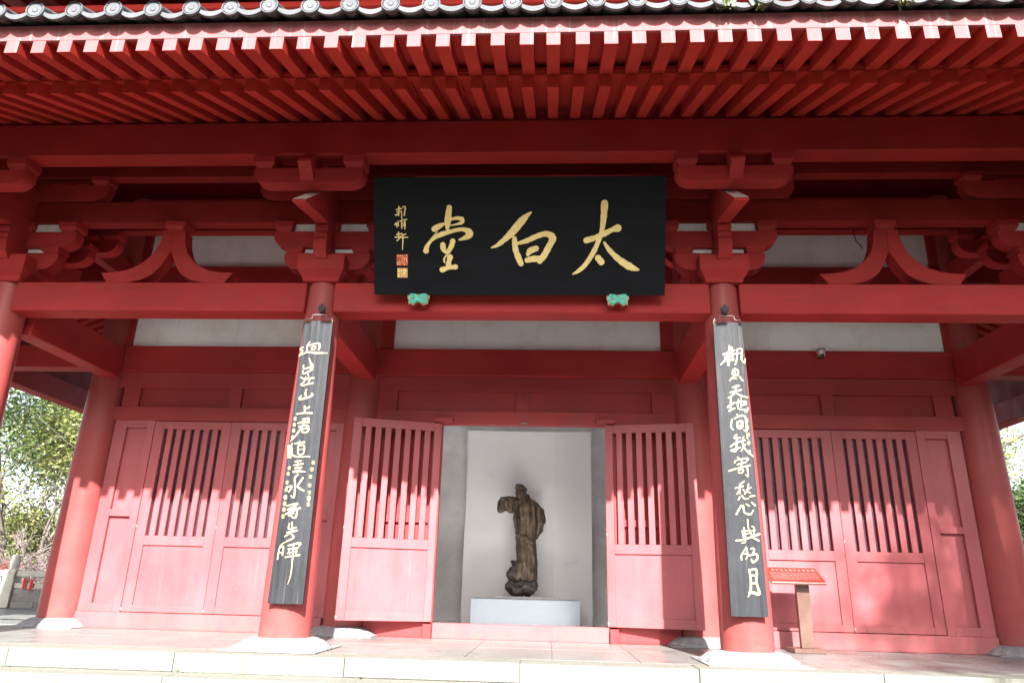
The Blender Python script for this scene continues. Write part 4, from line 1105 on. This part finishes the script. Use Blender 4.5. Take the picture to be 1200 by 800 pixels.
b.build('lamp', M_['camera'], sc_, loc=(0, -0.055, 0))
b = MB(); b.tube([(2.9, 1.965, 3.565), (3.55, 1.965, 3.563), (3.68, 1.955, 3.56), (3.745, 1.90, 3.53)], 0.011, 8)
tag(b.build('camera_cable', M_['card']), 'white cable running along the lintel to the dome security camera', 'cable')
for (x, lab) in ((-4.59, 'thin dark wire hanging over the upper white wall of the left bay'), (4.28, 'thin dark wire hanging over the upper white wall of the right bay')):
    b = MB(); b.tube([(x, 0.70, 4.66), (x, 0.69, 4.58), (x + 0.02, 0.70, 4.50), (x + 0.07, 0.70, 4.43), (x + 0.075, 0.70, 4.40)], 0.006, 6)
    o = b.build('hanging_wire', M_['iron']); tag(o, lab, 'wire'); o.location.x = 0.42 if x < 0 else -0.42

# ------------------------------------------------------------ stone balustrade on the left terrace edge
def balustrade(x0, n, y, label):
    o = empty('stone_balustrade', (x0, y, 0)); tag(o, label, 'balustrade')
    pm = MB(); w = 0.105
    pm.box(-w, w, -w, w, 0, 0.66, 0, 0.008)
    pm.lathe([(0.080, 0.66), (0.060, 0.69), (0.078, 0.72), (0.082, 0.80), (0.068, 0.85), (0.080, 0.875), (0.068, 0.91), (0.03, 0.925)], n=16)
    post = pm.mesh('post', M_['fence'])
    L_ = 1.62
    r1 = MB(); r1.box(w + 0.002, L_ - w - 0.002, -0.055, 0.055, 0.54, 0.64, 0, 0.01); r1 = r1.mesh('rail', M_['fence'])
    r2 = MB(); r2.box(w + 0.002, L_ - w - 0.002, -0.05, 0.05, 0.34, 0.43, 0, 0.006); r2 = r2.mesh('rail', M_['fence'])
    bl = MB(); bl.box(-0.07, 0.07, -0.035, 0.035, 0.431, 0.539, 0, 0.02); bl = bl.mesh('baluster', M_['fence'])
    rs = random.Random(4)
    bricks = []
    for k in range(3):
        bb = MB(); ww = (0.44, 0.32, 0.60)[k]
        bb.box(0, ww, -0.045, 0.045, 0, 0.104, 0, 0.006); bricks.append((ww, bb.mesh('stone_block', M_['block'])))
    for i in range(n):
        put(post, 'post', o, (i * L_, 0, 0))
        if i == n - 1: break
        put(r1, 'rail', o, (i * L_, 0, 0)); put(r2, 'rail', o, (i * L_, 0, 0))
        for q in (0.27, 0.62, 0.98, 1.34): put(bl, 'baluster', o, (i * L_ + q, 0, 0))
        for row in range(3):
            x = w + 0.004
            while x < L_ - w - 0.05:
                ww, me = rs.choice(bricks)
                sc = min(1.0, (L_ - w - 0.004 - x) / ww)
                c = put(me, 'stone_block', o, (i * L_ + x, rs.uniform(-0.006, 0.006), 0.004 + 0.111 * row)); c.scale.x = sc * 0.985
                x += ww * sc
    return o
balustrade(-9.52 - 1.62 * 4, 7, 6.35, 'weathered pale stone balustrade with square posts at the left end of the terrace')
bx_ = bx('terrace_wing', M_['kerb'], -20, -10.12, 4.2, 6.9, -0.95, -0.014); tag(bx_, kind='structure')

# ------------------------------------------------------------ trees
def grow(rs, p, d, length, rad, depth, segs, tips, spread=0.6, up=0.15, minr=0.006):
    pts = [p.copy()]
    rads = [rad]
    n = 4 if depth > 0 else 3
    for i in range(n):
        d = (d + Vector((rs.gauss(0, 0.13), rs.gauss(0, 0.13), rs.gauss(0, 0.08) + up * 0.12))).normalized()
        p = p + d * (length / n)
        pts.append(p.copy()); rads.append(max(minr, rad * (1 - 0.40 * (i + 1) / n)))
    segs.append((pts, rads))
    if depth == 0:
        tips.append((p.copy(), d.copy())); return
    kids = rs.choice((2, 3, 3))
    for k in range(kids):
        a = rs.uniform(0, 2 * PI)
        s = d.orthogonal().normalized()
        s = Matrix.Rotation(a, 3, d) @ s
        nd = (d + s * rs.uniform(0.4, 1.0) * spread + Vector((0, 0, up))).normalized()
        grow(rs, p, nd, length * rs.uniform(0.62, 0.85), rads[-1] * rs.uniform(0.6, 0.8), depth - 1, segs, tips, spread, up, minr)
    if depth >= 2:
        q = pts[2]
        s = Matrix.Rotation(rs.uniform(0, 6.28), 3, d) @ d.orthogonal().normalized()
        grow(rs, q, (d * 0.4 + s + Vector((0, 0, up))).normalized(), length * 0.6, rads[2] * 0.5, depth - 2, segs, tips, spread, up, minr)
def leaves_mesh(rs, tips, per, size, spread, mt, name='crown'):
    vs, fs = [], []
    for (p, d) in tips:
        m = max(1, int(per * rs.uniform(0.4, 1.6)))
        for k in range(m):
            c = p + Vector((rs.gauss(0, spread), rs.gauss(0, spread), rs.gauss(0, spread * 0.75)))
            L_ = size * rs.uniform(0.6, 1.3); W = L_ * rs.uniform(0.35, 0.55)
            a = Vector((rs.gauss(0, 1), rs.gauss(0, 1), rs.gauss(-0.3, 0.7))).normalized()
            b2 = a.cross(Vector((rs.gauss(0, 1), rs.gauss(0, 1), rs.gauss(0, 1)))).normalized()
            i = len(vs)
            vs += [c - a * L_ / 2, c + b2 * W / 2, c + a * L_ / 2, c - b2 * W / 2]
            fs.append((i, i + 1, i + 2, i + 3))
    me = bpy.data.meshes.new(name)
    me.from_pydata([v[:] for v in vs], [], fs)
    me.materials.append(mt)
    return me
def tree(label, loc, h, seed, depth=4, per=30, size=0.09, spread=0.28, mt=LEAF[0], bark='bark', trunk=0.35, rad=0.12, lean=(0, 0), name='broadleaf_tree', sp=0.7, group=None, zmax=None):
    rs = random.Random(seed)
    segs, tips = [], []
    grow(rs, Vector((0, 0, -0.1)), Vector((lean[0], lean[1], 1)).normalized(), h * trunk, rad, depth, segs, tips, sp, 0.18)
    b = MB()
    for pts, rads in segs:
        b.tube(pts, rads, 7 if rads[0] > 0.03 else 4, cap=False)
    o = empty(name, loc)
    tag(o, label, 'tree' if 'tree' in name else 'shrub', group)
    b.build('trunk', M_[bark], o)
    if per:
        if zmax: tips = [t for t in tips if t[0].z < zmax]
        put(leaves_mesh(rs, tips, per, size, spread, mt), 'crown', o)
    return o
GZ = -0.95
tree('tall green tree beyond the balustrade, at the left edge of the photo', (-17.4, 15.5, GZ), 7.6, 2, 5, 52, 0.15, 0.42, LEAF[0], rad=0.16)
tree('yellow-green tree beyond the balustrade, next to the red corner column', (-14.9, 16.0, GZ), 6.8, 5, 5, 46, 0.14, 0.42, LEAF[1], rad=0.13)
tree('dark green tree standing deeper behind the balustrade', (-20.5, 21, GZ), 8.6, 9, 5, 50, 0.17, 0.5, LEAF[2], rad=0.18)
tree('large loose green tree far behind the balustrade', (-17.5, 23, GZ), 9.0, 13, 5, 50, 0.18, 0.55, LEAF[0], rad=0.18)
tree('slim pale-barked tree leaning right just beyond the balustrade', (-12.55, 11.2, GZ), 6.4, 21, 3, 9, 0.10, 0.3, LEAF[1], 'palebark', 0.55, 0.055, (0.10, 0.05))
tree('bare grey thicket behind the balustrade, at the left edge of the photo', (-12.9, 10.4, GZ), 2.7, 31, 5, 5, 0.06, 0.16, LEAF[3], 'twig', 0.30, 0.05, name='bare_shrub', sp=1.1)
tree('bare grey thicket behind the balustrade, beside the red corner column', (-11.4, 10.6, GZ), 2.9, 37, 5, 6, 0.06, 0.18, LEAF[3], 'twig', 0.30, 0.05, name='bare_shrub', sp=1.1)
tree('low shrub with red flowers behind the balustrade rail', (-11.7, 8.9, GZ), 1.9, 41, 4, 10, 0.055, 0.14, FLOWER, 'twig', 0.36, 0.03, name='flowering_shrub', sp=1.0)
tree('green shrub showing through the balustrade rails', (-12.3, 8.3, GZ), 1.7, 43, 4, 16, 0.06, 0.16, LEAF[0], 'twig', 0.36, 0.03, name='green_shrub', sp=1.0)
tree('bushy green tree filling the gap below the left trees', (-18.2, 18.0, GZ), 5.0, 47, 5, 30, 0.13, 0.36, LEAF[1], rad=0.11, trunk=0.22, name='bushy_tree', sp=1.0)
tree('low bushy tree left of the corner column, behind the thickets', (-14.2, 18.5, GZ), 4.8, 53, 5, 30, 0.13, 0.36, LEAF[0], rad=0.11, trunk=0.22, name='bushy_tree', sp=1.0)
# right side
tree('grey-trunked tree beyond the right end of the hall', (11.9, 11.0, GZ), 7.6, 61, 5, 44, 0.12, 0.40, LEAF[1], rad=0.20, lean=(-0.12, 0), trunk=0.5)
tree('dense dark green tree behind the grey trunk at the right edge', (15.6, 17.0, GZ), 6.8, 67, 5, 50, 0.14, 0.40, LEAF[2], rad=0.14, trunk=0.24, sp=1.0)
tree('yellow-green tree far behind at the right edge', (18.5, 20.0, GZ), 8.2, 71, 5, 50, 0.16, 0.46, LEAF[1], rad=0.15, trunk=0.28)
tree('green shrub low at the right end of the terrace', (13.0, 11.6, GZ), 3.2, 73, 5, 22, 0.09, 0.26, LEAF[0], 'twig', 0.26, 0.05, name='green_shrub', sp=1.1)
# courtyard tree in front of the right bay, behind the camera: it dapples the right end
def courtyard_tree(label, loc, crown, radii, n, seed, per=9, size=0.17):
    rs = random.Random(seed)
    o = empty('courtyard_tree', loc); tag(o, label, 'tree')
    c = Vector(crown)
    b = MB(); tips = []
    fork = Vector((0, 0, c.z * 0.45))
    b.tube([(0, 0, -0.1), (0.05, 0, c.z * 0.2), tuple(fork)], [0.24, 0.2, 0.16], 9, cap=False)
    for k in range(n):
        while True:
            v = Vector((rs.uniform(-1, 1), rs.uniform(-1, 1), rs.uniform(-1, 1)))
            if v.length < 1: break
        p = c + Vector((v.x * radii[0], v.y * radii[1], v.z * radii[2]))
        tips.append((p, v))
        if k % 5 == 0:
            mid = fork.lerp(p, 0.55) + Vector((rs.gauss(0, 0.2), rs.gauss(0, 0.2), rs.gauss(0.2, 0.2)))
            b.tube([tuple(fork), tuple(mid), tuple(p)], [0.08, 0.045, 0.012], 5, cap=False)
    b.build('trunk', M_['bark'], o)
    put(leaves_mesh(rs, tips, per, size, 0.24, LEAF[2]), 'crown', o)
courtyard_tree('courtyard tree in front of the right bay, throwing dappled shade on it', (8.2, -20.0, GZ), (-0.2, 0, 15.5), (2.1, 1.8, 1.5), 190, 83, 16)
courtyard_tree('second courtyard tree shading the right corner column', (11.0, -19.5, GZ), (-0.9, 0, 16.5), (2.9, 2.0, 2.4), 720, 84, 16)
# unseen band of trees added opposite the hall to block low sky light
rs = random.Random(19)
cl = []
for k in range(2600):
    a = rs.uniform(-1.45, 1.45)
    rr_ = rs.uniform(30, 40)
    hgt = 9.5 + 2.2 * math.sin(a * 7) + 1.4 * math.sin(a * 17 + 1)
    cl.append((Vector((rr_ * math.sin(a), -rr_ * math.cos(a), GZ + hgt * rs.random() ** 0.8)), Vector((0, 0, 1))))
sky_block_wood = put(leaves_mesh(rs, cl, 12, 0.75, 0.9, LEAF[2], 'sky_block_wood'), 'sky_block_wood')
tag(sky_block_wood, 'unseen mass of trees added opposite the hall to block low sky light', kind='stuff')

# small weeds growing between the drip tiles
for i, (x, lab) in enumerate(((1.65, 'small grassy weed on the roof edge above the signboard end'), (1.92, 'leafy weed in the roof tiles just right of the signboard'), (3.0, 'small green weed in the tile row above the right bay'))):
    rs = random.Random(90 + i); b = MB()
    for k in range(16):
        a = rs.uniform(0, 2 * PI); L_ = rs.uniform(0.07, 0.15)
        p0 = Vector((rs.gauss(0, 0.03), rs.gauss(0, 0.02), 0)); dr = Vector((math.cos(a) * 0.5, math.sin(a) * 0.5, 1)).normalized()
        sd = dr.cross(Vector((0, 1, 0))).normalized() * 0.010
        p1 = p0 + dr * L_ * 0.6; p2 = p1 + (dr + Vector((math.cos(a), math.sin(a), -0.4)) * 0.6).normalized() * L_ * 0.5
        b.add([p0 - sd * 0.5, p0 + sd * 0.5, p1 + sd, p2, p1 - sd], [(0, 1, 2, 3, 4)])
    o = b.build('weed', LEAF[1 if i else 0]); o.location = (x, -2.60, 4.80); tag(o, lab, 'weed')
b = MB(); rs = random.Random(7)
for k in range(7):
    a = rs.uniform(0, PI * 2); b.add([(0, 0, 0), (0.006, 0, 0), (0.03 * math.cos(a), -0.01, 0.035), (0.026 * math.cos(a), -0.01, 0.036)], [(0, 1, 2, 3)])
o = b.build('weed', LEAF[0]); o.location = (-2.75, -0.645, -0.149); tag(o, 'tiny green sprout at the foot of the kerb on the left', 'weed')
# ribbons and cards tied to the balustrade
rs = random.Random(15)
for i, (x, z, m, lab) in enumerate(((-9.20, 0.52, 'ribbon', 'red ribbon tied on the balustrade rail just right of the post'), (-9.07, 0.50, 'ribbon', 'second red ribbon right of the balustrade post'),
                              (-8.80, 0.50, 'card', 'white card hanging on the balustrade rail beside the corner column'), (-9.72, 0.52, 'card', 'white card hanging left of the balustrade post'))):
    b = MB(); w = 0.05 if m == 'card' else 0.035
    n = 6
    pts = [(-w + 2 * w * k / n, 0.008 * math.sin(k * 1.7)) for k in range(n + 1)]
    vs = [(x_, y_, z_) for z_ in (0, -0.09, -0.19) for x_, y_ in pts]
    b.add(vs, [(j * (n + 1) + k, j * (n + 1) + k + 1, (j + 1) * (n + 1) + k + 1, (j + 1) * (n + 1) + k) for j in range(2) for k in range(n)])
    o = b.build('tied_' + ('card' if m == 'card' else 'ribbon'), M_[m]); o.location = (x, 6.27, z); tag(o, lab, 'card' if m == 'card' else 'ribbon')
